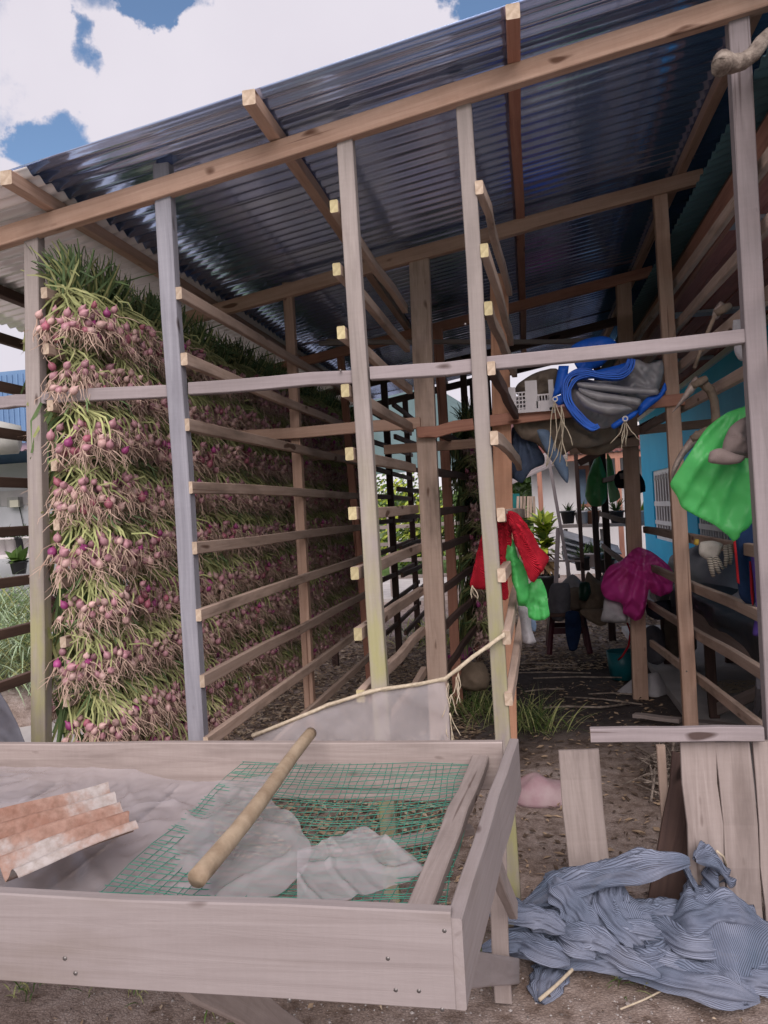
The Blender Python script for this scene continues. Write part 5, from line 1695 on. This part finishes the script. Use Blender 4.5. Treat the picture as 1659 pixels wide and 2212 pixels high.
tag(obj('bucket', mb, plain('teal_plastic', (.01, .12, .14), (.008, .08, .10), 5, .4)), 'small dark teal bucket just left of the thick post', 'bucket')
mb = MB(); mb.tube([G(1160, 1530, .02), G(1225, 1526, .02), G(1300, 1528, .02), G(1360, 1520, .02)], .008, 8)
tag(obj('stick', mb, W_BARK), 'thin straight stick lying on the dark floor', 'stick')
mb = MB()
mb.tube([P(1355, 1345, Y=6.2), P(1362, 1365, Y=6.2), P(1358, 1395, Y=6.2), P(1344, 1418, Y=6.2), P(1336, 1425, Y=6.25)], .008, 8)
tag(obj('red_strap', mb, C_REDC), 'red strap dangling left of the thick post', 'strap')

# ------------------------------------------------------------------ the blue house at the right
hs = thing('blue_house', 'bright blue house with red brown soffit boards under its eave', 'house', (2.5, 6, 0))
HX = 1.62


def block(name, a, b, mat, parent):
    mb = MB()
    mb.box([(a[i] + b[i]) / 2 for i in range(3)], [abs(b[i] - a[i]) for i in range(3)])
    return obj(name, mb, mat, parent)


def wall_px(x, y, X=HX):
    return P(x, y, X=X)


# window openings in the wall (along Y): measured in the photo
def opening(xa, xb, ya, yb):
    a, b = wall_px(xa, (ya + yb) / 2), wall_px(xb, (ya + yb) / 2)
    zt = wall_px((xa + xb) / 2, ya).z; zb = wall_px((xa + xb) / 2, yb).z
    return (min(a.y, b.y), max(a.y, b.y), zb, zt)


OPN = [opening(1412, 1456, 1012, 1168), opening(1505, 1572, 1030, 1176)]
ZC = 2.60
ys = sorted([2.2, 11.9] + [v for o_ in OPN for v in o_[:2]])
segs = [(2.2, OPN[1][0]), (OPN[1][1], OPN[0][0]), (OPN[0][1], 11.9)]
for (a, b_) in segs:
    block('wall', (HX, a, .62), (HX + .15, b_, ZC), M_CYAN, hs)
for (a, b_, zb, zt) in OPN:
    block('wall', (HX, a, .62), (HX + .15, b_, zb), M_CYAN, hs)
    block('wall', (HX, a, zt), (HX + .15, b_, ZC), M_CYAN, hs)
block('plinth', (HX - .02, 2.2, -.1), (HX + .15, 11.9, .617), plain('grey_plinth', (.20, .21, .24), (.15, .155, .18), 3, .9), hs)
block('end_wall', (HX + .152, 11.74, -.1), (HX + 4, 11.9, ZC), M_CYAN, hs)
for wi, (a, b_, zb, zt) in enumerate(OPN):
    f = block('window', (HX + .09, a, zb), (HX + .11, b_, zt), M_REDGL if wi == 0 else M_GLASS, hs)
    mb = MB()
    yc, zc_ = (a + b_) / 2, (zb + zt) / 2
    for (y, w) in ((a + .03, .06), (b_ - .03, .06)):
        mb.box((HX + .045, y, zc_), (.05, w, zt - zb))
    for z in (zb + .03, zt - .03):
        mb.box((HX + .043, yc, z), (.05, b_ - a - .12, .06))
    obj('frame', mb, M_WHITE, f)
    nb_ = 7 if wi == 0 else 11
    for k in range(nb_):
        y = a + .06 + (b_ - a - .12) * (k + .5) / nb_
        mb = MB()
        mb.box((HX + .02, y, zc_), (.022, .055 if wi == 0 else .03, zt - zb - .12))
        if wi == 0:
            mb.tube([(HX + .02, y, zt - .12), (HX + .02, y, zt - .03)], [.028, .002], 6)
        obj('bar', mb, M_WHITE, f)
    mb = MB()
    mb.box((HX + .012, yc, zb + (zt - zb) * .52), (.02, b_ - a - .1, .06)); mb.box((HX + .012, yc, zb + (zt - zb) * .25), (.02, b_ - a - .1, .05))
    obj('cross_bar', mb, M_WHITE, f)
# white cornice where wall meets soffit
block('cornice', (HX - .03, 2.2, ZC - .05), (HX - .002, 11.9, ZC - .002), M_WHITE, hs)
# soffit boards
for k in range(13):
    x0_ = .90 + k * .113
    beam('soffit_board', (x0_ + .055, 2.0, ZC + .02), (x0_ + .055, 12.3, ZC + .02), .108, .014, M_CEIL, hs, n=3)
for y in (3.55, 5.25, 7.0, 8.8):
    block('soffit_batten', (.90, y, ZC - .006), (HX - .035, y + .12, ZC + .010), plain('grey_paint', (.33, .33, .37), (.28, .28, .32), 4, .6) if y < 4 else bpy.data.materials['grey_paint'], hs)
beam('fascia_board', (.885, 1.9, ZC + .05), (.885, 12.4, ZC + .05), .025, .17, W_RED, hs, n=4)
beam('fascia_board', (.915, 1.9, ZC + .17), (.915, 12.4, ZC + .17), .025, .05, W_DARK, hs, n=4)
mb = MB()
seg = 8
vs = []
ny = 138 * seg
for j in range(ny + 1):
    y = 1.85 + j * PITCH / seg
    z = .0095 * math.cos(2 * math.pi * j / seg)
    for x in (.80, 1.5, 2.4, 3.5):
        vs.append((x, y, ZC + .215 + (x - .80) * .26 + z))
mb.add(vs, [(j * 4 + i, j * 4 + i + 1, (j + 1) * 4 + i + 1, (j + 1) * 4 + i) for j in range(ny) for i in range(3)], 0, True)
o = obj('roof', mb, plain('teal_roof_sheet', (.06, .13, .155), (.04, .095, .115), 3, .45), hs)
sm = o.modifiers.new('gauge', 'SOLIDIFY'); sm.thickness = .002
# electric wire down the wall
mb = MB(); mb.tube([wall_px(1490, 1050, HX - .02), wall_px(1478, 1120, HX - .02), wall_px(1482, 1180, HX - .02), wall_px(1476, 1210, HX - .02)], .008, 6)
obj('cable', mb, M_BLACKP, hs)

# ------------------------------------------------------------------ white house beyond, centre right
wh = thing('white_house', 'white plastered house with a brown framed window seen through the far end of the shed', 'house', (2.0, 16.5, 0))
YW = 16.2
a, b_ = P(1150, 1080, Y=YW).x, P(1420, 1080, Y=YW).x
w0, w1 = P(1243, 1040, Y=YW).x, P(1298, 1040, Y=YW).x
zb, zt = P(1270, 1096, Y=YW).z, P(1270, 1005, Y=YW).z
ZT = 3.1
block('wall', (a, YW, -.1), (w0, YW + .15, ZT), M_WALLW, wh)
block('wall', (w1, YW, -.1), (b_ + 2, YW + .15, ZT), M_WALLW, wh)
block('wall', (w0, YW, -.1), (w1, YW + .15, zb), M_WALLW, wh)
block('wall', (w0, YW, zt), (w1, YW + .15, ZT), M_WALLW, wh)
f = block('window', (w0, YW + .08, zb), (w1, YW + .10, zt), plain('curtained_glass', (.22, .30, .40), (.14, .20, .30), 2, .2), wh)
mb = MB()
for x in (w0 + .035, (w0 + w1) / 2, w1 - .035):
    mb.box((x, YW + .03, (zb + zt) / 2), (.07, .06, zt - zb))
for z in (zb + .035, zt - .035):
    mb.box(((w0 + w1) / 2, YW + .027, z), (w1 - w0 - .14, .055, .07))
obj('frame', mb, W_RED, f)
mb = MB()
seg = 6
vs = []
for j in range(60 * seg + 1):
    x = a - .7 + j * .1 / seg * 1.0
    for y, z in ((YW - .9, 2.35), (YW + .3, 2.85), (YW + 3, 3.9)):
        vs.append((x, y, z + .012 * math.cos(2 * math.pi * j / seg)))
mb.add(vs, [(j * 3 + i, (j + 1) * 3 + i, (j + 1) * 3 + i + 1, j * 3 + i + 1) for j in range(60 * seg) for i in range(2)], 0, True)
o = obj('roof', mb, M_REDGL, wh); o.modifiers.new('g', 'SOLIDIFY').thickness = .003
beam('porch_beam', (a - .6, YW - .8, 2.28), (b_ + 1, YW - .8, 2.28), .08, .12, W_RED, wh)
for x in (a + .15, w1 + .25, w1 + 1.6):
    beam('porch_post', (x, YW - .8, 0), (x, YW - .8, 2.22), .09, .09, W_RED, wh, up=Vector((0, 1, 0)))
# awning laths of the lean-to left of it
aw = thing('lean_to', 'light lean-to of pale sloping laths at the left of the white house', 'lean-to', P(1150, 1100, Y=12.5))
for k in range(6):
    beam('lath', P(1100, 1046 - k * 6, Y=12.5 + k * .25), P(1225, 990 - k * 6, Y=12.8 + k * .25), .05, .04, W_PALE, aw, n=3)
for k in range(6):
    x = 1119 + k * 7
    beam('stake', P(x, 1118, Y=12.6), P(x + rng.uniform(-1, 1), 1072, Y=12.6), .04, .04, W_RAIL, aw, up=Vector((0, 1, 0)), n=3)
block('panel', tuple(P(1106, 1124, Y=12.8)), tuple(P(1122, 1066, Y=12.84)), plain('teal_panel', (.01, .17, .17), (.008, .12, .12), 3, .5), aw)

# ------------------------------------------------------------------ plants
def blade_plant(mb, c, n, L, w, droop, r, elev=(.3, 1.4), mi=lambda r: 0):
    for _ in range(n):
        az = r.uniform(0, 2 * math.pi); el = r.uniform(*elev)
        d = Vector((math.cos(az) * math.cos(el), math.sin(az) * math.cos(el), math.sin(el)))
        l = L * r.uniform(.65, 1.1)
        pts = [Vector(c) + Vector((r.gauss(0, .01), r.gauss(0, .01), 0))]
        for k in range(5):
            pts.append(pts[-1] + d * l / 5)
            d = (d + Vector((0, 0, -droop * .2))).normalized()
        mb.ribbon(pts, [w * .45, w * .9, w, w * .85, w * .5, w * .06], Vector((0, 0, 1)) if el < 1 else Vector((-math.sin(az), 0.2, math.cos(az))), mi(r))


def pot(parent, c, r0, h, mat):
    mb = MB()
    mb.lathe(c, [(r0 * .72, 0), (r0 * .95, h * .86), (r0 * 1.08, h * .86), (r0 * 1.08, h), (r0 * .93, h), (r0 * .88, h * .8)], 18)
    return obj('pot', mb, mat, parent)


def potted(name, label, c, r0, h, mat, n, L, w, droop, leaf, group=None, cat='potted plant', elev=(.3, 1.4), seed=0, leaves_as_parts=False):
    t = thing(name, label, cat, c, group=group)
    pot(t, c, r0, h, mat)
    r = random.Random(seed)
    if leaves_as_parts:
        for i in range(n):
            mb = MB(); blade_plant(mb, Vector(c) + Vector((0, 0, h * .9 + r.uniform(0, L * .7))), 1, L, w, droop, r, elev)
            obj('leaf', mb, leaf if r.random() < .7 else M_LEAF, t)
        mb = MB(); mb.tube([Vector(c) + Vector((0, 0, h * .8)), Vector(c) + Vector((.01, 0, h + L * .8))], [.02, .014], 8)
        obj('stem', mb, W_BARK, t)
    else:
        mb = MB(); blade_plant(mb, Vector(c) + Vector((0, 0, h * .85)), n, L, w, droop, r, elev)
        obj('foliage', mb, leaf, t)
    return t


YPL = 12.4
bl = thing('broad_leaf_plant', 'large yellow green broad leaved plant right of the red net sacks', 'potted plant', (P(1178, 1200, Y=YPL).x, YPL, .0))
c = P(1178, 1200, Y=YPL)
pot(bl, (c.x, YPL, .0), .19, .34, M_BLACKP)
zlo, zhi = P(1178, 1196, Y=YPL).z, P(1178, 1128, Y=YPL).z
mb = MB(); mb.tube([(c.x, YPL, .28), (c.x + .02, YPL, zlo), (c.x, YPL, zhi)], [.04, .035, .02], 8); obj('stem', mb, W_BARK, bl)
r = random.Random(3)
M_DRYL = plain('dry_brown_leaf', (.30, .20, .10), (.18, .11, .06), 6, .8)
for i in range(120):
    u_ = r.random()
    mb = MB()
    blade_plant(mb, (c.x + r.gauss(0, .03), YPL + r.gauss(0, .03), zlo + (zhi - zlo) * u_), 1, .34, .105, .75, r, (-.1 + .7 * u_, .5 + .9 * u_))
    obj('leaf', mb, M_LEAFY if r.random() < .85 else M_LEAF, bl)
for i in range(26):
    mb = MB()
    blade_plant(mb, (c.x + r.gauss(0, .03), YPL + r.gauss(0, .03), zlo - r.uniform(0, .2)), 1, .34, .08, 1.2, r, (-1.1, -.2))
    obj('dry_leaf', mb, M_DRYL, bl)
# plant shelf
sh = thing('plant_shelf', 'rough wooden plant shelf on posts behind the shed', 'shelf', P(1290, 1140, Y=13.0))
beam('shelf_board', P(1210, 1137, Y=13.0), P(1400, 1131, Y=13.0), .30, .05, W_OLD, sh)
for x in (1222, 1300, 1380):
    q = P(x, 1140, Y=13.0); beam('leg', (q.x, 13.0, -.02), (q.x, 13.0, q.z - .02), .06, .06, W_OLD, sh, up=Vector((0, 1, 0)))
M_CLAY = plain('clay_pot', (.30, .14, .09), (.22, .10, .06), 6, .8)
for i, (x, mat_, nm, lf, L, w, n) in enumerate(((1228, M_BLACKP, 'black pot', M_LEAF, .22, .02, 26), (1258, M_CRATE, 'white pot', M_LEAF, .20, .03, 22), (1282, M_CLAY, 'clay pot', M_LEAF, .22, .05, 24),
                                                (1333, M_BLACKP, 'dark bucket', M_LEAF, .30, .028, 40), (1387, M_CRATE, 'white bucket', M_LEAFY, .28, .022, 44))):
    q = P(x, 1134, Y=13.0)
    potted('potted_plant', 'plant with narrow leaves in a %s on the plant shelf, %s from the left' % (nm, ORD[i]), (q.x, 12.98, q.z + .02), .12, .21, mat_, n, L, w, .5, lf, 'potted plants on the shelf', seed=30 + i)
# grey corrugated sheets stacked leaning under the shelf
cs = thing('roofing_stack', 'stack of grey corrugated roofing sheets lying aslant under the plant shelf', 'roofing sheets', P(1270, 1200, Y=12.5))
for k in range(5):
    mb = MB(); vs = []
    o0 = P(1215, 1160 + k * 12, Y=12.6 - k * .08); o1 = P(1340, 1196 + k * 12, Y=12.4 - k * .08)
    for j in range(41):
        for i in range(2):
            p = o0.lerp(o1, i); vs.append((p.x, p.y - .25 + .5 * j / 40, p.z + .012 * math.cos(2 * math.pi * j / 8) + .1 * j / 40))
    mb.add(vs, [(j * 2, j * 2 + 1, j * 2 + 3, j * 2 + 2) for j in range(40)], 0, True)
    o = obj('sheet', mb, plain('dull_zinc', (.40, .41, .45), (.30, .31, .34), 5, .5, metal=.4) if k == 0 else bpy.data.materials['dull_zinc'], cs)
    o.modifiers.new('g', 'SOLIDIFY').thickness = .002
for i, (x, y) in enumerate(((1260, 1222), (1284, 1214), (1310, 1226))):
    q = P(x, y + 10, Y=11.6)
    potted('potted_plant', 'low potted plant on the ground before the roofing stack, %s from left' % ORD[i], (q.x, 11.6, max(q.z, .02)), .13, .2, M_BLACKP if i != 1 else M_CRATE, 30, .26, .03, .6, M_LEAF, 'pots before the roofing stack', seed=50 + i)
# two stakes tied in an A
sk = thing('stake_pair', 'pair of thin wooden stakes leaning together beside the broad leaved plant', 'stakes', P(1212, 1260, Y=8.2))
beam('stake', P(1202, 1262, Y=11.0), P(1206, 1140, Y=11.05), .06, .03, W_PALE, sk, up=Vector((0, 1, 0)), n=3)
beam('stake', P(1233, 1262, Y=10.95), P(1184, 985, Y=11.1), .045, .03, W_PALE, sk, up=Vector((0, 1, 0)), n=3)
beam('stake', P(1170, 1212, Y=11.15), P(1262, 1212, Y=11.15), .025, .025, W_OLD, sk, n=3)


def grass(name, pts, n, L, w, mats, label, seed=0, spread=.1, droop=.9):
    r = random.Random(seed)
    mb = MB()
    for _ in range(n):
        c = Vector(r.choice(pts)) + Vector((r.gauss(0, spread), r.gauss(0, spread), 0))
        blade_plant(mb, c, 1, L, w, droop, r, (.35, 1.5), lambda q: q.randrange(len(mats)))
    o = obj(name, mb, mats)
    return tag(o, kind='stuff')


grass('grass', [G(1030, 1515), G(1050, 1535), G(1010, 1540), G(1040, 1560)], 260, .28, .007, [M_LEAF, M_STALK], '', 1, .09)
grass('grass', [G(1150, 1555), G(1175, 1575), G(1140, 1580)], 220, .28, .007, [M_LEAF, M_STALK], '', 2, .08)
grass('grass', [(-1.0, 8.6, 0), (-1.2, 9.2, 0), (-.6, 9.4, 0)], 400, .30, .012, [M_LEAF, M_LEAFY], '', 3, .3)
grass('grass', [G(1030, 2060), G(1060, 2050), G(1010, 2080), G(1200, 2085), G(1340, 2130), G(1395, 2110), G(1060, 2130)], 90, .07, .004, [M_LEAF, M_STALK], '', 4, .03, 1.4)
grass('grass', [G(55, 2145), G(90, 2125), G(230, 2120), G(290, 2145), G(45, 2150), G(480, 2195)], 70, .06, .005, [M_LEAF, M_STALK], '', 5, .03, 1.6)

# dry chips and straw on the soil
def litter(name, n, area, mats, size, seed, z=.004):
    r = random.Random(seed)
    mb = MB()
    for _ in range(n):
        x, y = area(r)
        a = r.uniform(0, 6.28); l = size * r.uniform(.5, 1.6); w = l * r.uniform(.15, .5)
        d = Vector((math.cos(a), math.sin(a), r.uniform(-.2, .3))); e = Vector((-math.sin(a), math.cos(a), r.uniform(-.3, .3)))
        c = Vector((x, y, gh(x, y) + z + r.uniform(0, .012)))
        mb.add([c - d * l - e * w * .4, c - e * w + Vector((0, 0, .004)), c + d * l, c + e * w], [(0, 1, 2, 3)], r.randrange(len(mats)))
    return tag(obj(name, mb, mats), kind='stuff')


M_CHIP = [plain('dry_chip', (.44, .32, .22), (.30, .21, .14), 20, .95), plain('pale_chip', (.50, .41, .31), (.38, .29, .21), 20, .95), plain('dark_chip', (.13, .09, .065), (.08, .055, .04), 20, .95)]
litter('dry_leaf_litter', 17000, lambda r: (r.uniform(-2.2, -.4), r.uniform(3.2, 9)), M_CHIP[:2] + M_CHIP, .022, 1)
litter('dry_leaf_litter', 9000, lambda r: (r.uniform(-.3, 1.4), r.uniform(7.0, 12)), M_CHIP[:2] + M_CHIP, .025, 2)
litter('dry_leaf_litter', 1600, lambda r: (r.uniform(-.4, .85), r.uniform(2.6, 6.5)), [M_CHIP[2], M_CHIP[0]], .018, 3)
litter('straw_bits', 420, lambda r: (r.uniform(-1.5, 1.3), r.uniform(1.3, 2.9)), M_CHIP, .012, 4)
mb = MB()
r = random.Random(5)
for _ in range(7000):
    x, y = r.uniform(-1.5, 1.3), r.uniform(1.2, 2.8)
    s = abs(r.gauss(0, .0022)) + .0010
    c = Vector((x, y, gh(x, y) + s * .3))
    mb.add([c + Vector((s * r.uniform(.7, 1.3), 0, 0)), c + Vector((0, s * r.uniform(.7, 1.3), 0)), c - Vector((s * r.uniform(.7, 1.3), 0, 0)), c - Vector((0, s, 0)), c + Vector((0, 0, s * .8))], [(0, 1, 4), (1, 2, 4), (2, 3, 4), (3, 0, 4)], r.randrange(3), True)
tag(obj('gravel', mb, [plain('pebble', (.38, .33, .31), (.28, .24, .23), 30, .9), plain('pebble_dark', (.18, .15, .14), (.12, .10, .09), 30, .9), plain('pebble_pale', (.46, .42, .40), (.36, .33, .32), 30, .9)]), kind='stuff')
mb = MB()
mb.tube([G(1340, 2180, .01), G(1390, 2160, .012), G(1450, 2130, .012)], .0028, 6)
tag(obj('straw', mb, M_ROPE), 'single long dry straw on the soil before the shade net', 'straw')
# twig heap under the screen
tw = MB(); r = random.Random(9)
for _ in range(70):
    c = G(1425 + r.uniform(-25, 45), 1680 + r.uniform(-35, 40), .03)
    d = Vector((r.gauss(0, 1), r.gauss(0, 1), r.gauss(0, .35))).normalized() * r.uniform(.05, .14)
    c.z += r.uniform(0, .06)
    tw.tube([c - d, c + Vector((r.gauss(0, .01), 0, .008)), c + d], r.uniform(.003, .007), 5)
tag(obj('twig_heap', tw, W_BARK), kind='stuff')
q_ = P(1172, 1722, Z=0)
mound('sack', q_.x, q_.y, -.01, .15, .12, .12, plain('pink_film', (.44, .33, .34), (.36, .22, .25), 8, .5), 'dull pink plastic sack slumped on the ground right of the tray table', 'sack', 21)

# ------------------------------------------------------------------ neighbour and garden at the left
nb_ = thing('grey_house', 'grey plastered neighbour house at the left edge', 'house', (-8, 9.5, 0))
YN = 9.2
block('wall', (-12, YN, -.1), (-4.2, YN + .2, 2.35), M_WALLG, nb_)
for k in range(9):
    q = -7.2 + k * .42
    block('concrete_block', (q, YN - .012, 1.80), (q + .41, YN - .002, 2.0), plain('block_grey', (.40, .385, .39), (.33, .32, .325), 4, .9, var=.1) if k == 0 else bpy.data.materials['block_grey'], nb_)
block('gable_sheet', (-12, YN + .21, 2.36), (-4.2, YN + .25, 3.6), M_BLUEC, nb_)
for k in range(40):
    q = -7.4 + k * .08
    block('rib', (q, YN + .195, 2.64), (q + .022, YN + .208, 3.55), M_BLUEC, nb_)
mb = MB(); vs = []
for j in range(80 * 6 + 1):
    x = -11 + j * .1 / 6 * .9
    for y, z in ((YN - 1.0, 2.40), (YN + .18, 2.62)):
        vs.append((x, y, z + .012 * math.cos(2 * math.pi * j / 6)))
mb.add(vs, [(j * 2, j * 2 + 2, j * 2 + 3, j * 2 + 1) for j in range(480)], 0, True)
o = obj('porch_roof', mb, plain('mauve_roof_sheet', (.25, .17, .20), (.18, .12, .15), 4, .5), nb_); o.modifiers.new('g', 'SOLIDIFY').thickness = .003
mb = MB()
q = P(28, 1085, Y=YN - .1)
mb.box((q.x, YN - .06, q.z), (.16, .10, .13)); obj('wall_lamp', mb, plain('lamp_grey', (.30, .30, .29), (.22, .22, .21), 8, .5), nb_)
mb = MB(); mb.box((q.x + .04, YN - .125, q.z - .02), (.12, .03, .09)); obj('lamp_glass', mb, plain('lamp_cream', (.6, .58, .48), (.5, .48, .4), 5, .3), nb_)
mb = MB(); mb.tube([(q.x - .02, YN - .02, q.z + .06), (q.x - .02, YN - .02, 1.79)], .008, 6); mb.tube([(q.x + .03, YN - .02, q.z - .06), (q.x + .08, YN - .03, q.z - .3), (q.x + .02, YN - .03, q.z - .62)], .006, 6); obj('cable', mb, M_BLACKP, nb_)
# rolled pale sheet under the porch roof
mb = MB()
q0, q1 = P(-60, 930, Y=7.2), P(42, 950, Y=7.4)
mb.tube([q0, q0.lerp(q1, .5) + Vector((0, 0, -.03)), q1], [.17, .18, .14], 16)
for i, v in enumerate(mb.v):
    w = Vector(v); mb.v[i] = tuple(w + Vector((.2, 1, 1)) * .03 * noise.noise(w * 7))
single(obj('rolled_sheet', mb, plain('pale_tarpaulin', (.44, .43, .40), (.33, .33, .30), 6, .6)), 'pale tarpaulin rolled up at the left edge beyond the shed rails', 'rolled sheet')
# ledge with pots
ld = thing('plant_ledge', 'narrow plant ledge before the grey house wall', 'ledge', P(35, 1195, Y=8.6))
q = P(35, 1196, Y=8.6)
block('board', (-9, 8.45, q.z - .05), (-5.2, 8.75, q.z), M_CRATE, ld)
for x in (-8.2, -6.6, -5.4):
    block('leg', (x, 8.5, -.05), (x + .08, 8.7, q.z - .052), W_DARK, ld)
for i, (x, mt, nm) in enumerate(((8, M_CRATE, 'small white pot'), (27, M_CRATE, 'larger white pot'), (50, M_BLACKP, 'dark blue pot'), (65, M_CRATE, 'striped white pot'))):
    qq = P(x, 1194, Y=8.6)
    potted('potted_plant', 'thin stemmed plant in a %s on the plant ledge at the left' % nm, (qq.x, 8.6, q.z + .002), .085, .2, mt, 16, .20, .02, .8, M_LEAF, 'pots on the left ledge', seed=70 + i)
potted('potted_plant', 'broad leaved green plant below the plant ledge at the left', (P(40, 1212, Y=8.2).x, 8.2, P(40, 1212, Y=8.2).z - .15), .10, .15, M_BLACKP, 22, .22, .12, .9, M_LEAF, 'pots on the left ledge', seed=80)
# drying leek bundles / leaf heaps by the path
M_PALEL = plain('pale_onion_leaf', (.42, .50, .36), (.27, .38, .20), 6, .7, var=.2)
def leaf_heap(label, c, n, L, seed, rad):
    r = random.Random(seed)
    mb = MB()
    for _ in range(n):
        a = r.uniform(0, 6.28); rr = rad * math.sqrt(r.random())
        p = Vector(c) + Vector((rr * math.cos(a), rr * math.sin(a) * .8, .30 * (1 - (rr / rad) ** 2) + r.uniform(-.03, .08)))
        blade_plant(mb, p, 1, L, .012, 1.5, r, (.1, 1.3), lambda q: q.randrange(3))
    return tag(obj('leaf_heap', mb, [M_PALEL, M_PALEL, M_STALK]), label, 'onion leaves', 'heaps of onion leaves at the left')
leaf_heap('upper heap of pale green onion leaves beside the concrete path', (P(10, 1300, Y=6.4).x, 6.4, .42), 1100, .5, 1, .55)
leaf_heap('lower heap of drooping onion leaves spilling towards the path', (P(20, 1390, Y=5.6).x, 5.6, .22), 900, .5, 2, .5)
mound('soil_bed', P(10, 1330, Y=6.2).x, 6.1, -.02, 1.2, 1.5, .38, M_SOIL, 'raised soil bed under the onion leaf heaps', 'soil bed', 4)

# ------------------------------------------------------------------ far garden seen between the racks
def bush(name, label, c, rx, rzv, n, mats, seed, cat='bush', group='bushes beyond the shed', leaf=.09, trunk=True):
    t = thing(name, label, cat, (c[0], c[1], 0), group=group)
    r = random.Random(seed)
    mb = MB()
    cl = [(Vector((r.gauss(0, rx * .5), r.gauss(0, rx * .4), r.uniform(.15, .95) * rzv * 2)), r.uniform(.25, .5) * rx) for _ in range(14)]
    for _ in range(n):
        o_, rr = r.choice(cl)
        d = Vector((r.gauss(0, 1), r.gauss(0, 1), r.gauss(0, 1))).normalized() * rr * r.uniform(.5, 1.05)
        p = Vector(c) + o_ + d
        nrm = Vector((r.gauss(0, 1), r.gauss(0, 1), r.gauss(.6, 1))).normalized()
        u = nrm.orthogonal().normalized(); v = nrm.cross(u)
        s = leaf * r.uniform(.6, 1.3)
        mb.add([p - u * s, p - v * s * .45, p + u * s, p + v * s * .45], [(0, 1, 2, 3)], r.randrange(len(mats)))
    obj('crown', mb, mats, t)
    if trunk:
        mb = MB(); mb.tube([(c[0], c[1], -.1), (c[0] + .05, c[1], rzv * .8), (c[0] - .04, c[1] + .05, rzv * 1.6)], [.08, .06, .03], 8)
        for k in range(4):
            a = k * 1.6; mb.tube([(c[0], c[1], rzv * (.6 + .2 * k)), (c[0] + math.cos(a) * rx * .5, c[1] + math.sin(a) * rx * .4, rzv * (1.1 + .2 * k))], [.035, .012], 6)
        obj('trunk', mb, W_BARK, t)
    return t


BL = ('bright green bush filling the gap between the rack posts', 'darker bush at the end of the path behind the racks', 'tall bush left of the lean-to', 'bush at the far end of the left path', 'pale bush in the field behind the shed')
for i, (x, y, rx, rzv, mats) in enumerate(((-2.5, 18.2, 1.3, .8, [M_LEAF, M_LEAFY]), (-1.6, 19.5, 1.2, .9, [M_LEAF]), (-.4, 18.6, 1.2, 1.0, [M_LEAF]), (-6.5, 20, 1.8, 1.3, [M_LEAF]), (-4.2, 22.5, 1.6, 1.1, [M_LEAFY, M_LEAF]))):
    bush('bush', BL[i], (x, y, 0), rx, rzv, 2600, mats, 90 + i)
# pale hut roof in the distance
ht = thing('hut', 'pale tin roofed hut far behind the racks', 'hut', (-4.4, 32, 0))
block('wall', (-7, 32, -.2), (-2.2, 35, 2.0), M_WALLW, ht)
mb = MB(); mb.add([(-7.4, 31.6, 2.0), (-1.8, 31.6, 2.0), (-1.8, 35.4, 2.0), (-7.4, 35.4, 2.0), (-7.4, 33.5, 3.1), (-1.8, 33.5, 3.1)], [(0, 1, 5, 4), (2, 3, 4, 5), (0, 4, 3), (1, 2, 5), (0, 3, 2, 1)])
obj('roof', mb, plain('pale_tin', (.55, .56, .58), (.45, .46, .48), 1, .5), ht)
# trees on the slope
for i in range(9):
    x, y = -34 + i * 9 + rng.uniform(-3, 3), rng.uniform(44, 62)
    bush('tree', 'tree on the far field, %s from the left' % ORD[i], (x, y, far_h(x, y)), rng.uniform(2.0, 3.2), rng.uniform(2.0, 3.2), 1600, [M_LEAF], 200 + i, 'tree', 'trees on the far field', .35)
# fence laths of the next garden between the racks
gf = thing('garden_fence', 'rough garden fence of horizontal laths at the end of the path', 'fence', (-2.3, 12.8, 0))
for k in range(4):
    beam('fence_rail', (-3.6, 12.8, .35 + k * .28), (-.9, 12.9, .36 + k * .28), .03, .06, W_OLD, gf, n=3)
for x in (-3.5, -2.3, -1.0):
    beam('fence_post', (x, 12.85, -.05), (x, 12.85, 1.4), .07, .07, W_OLD, gf, up=Vector((0, 1, 0)), n=3)
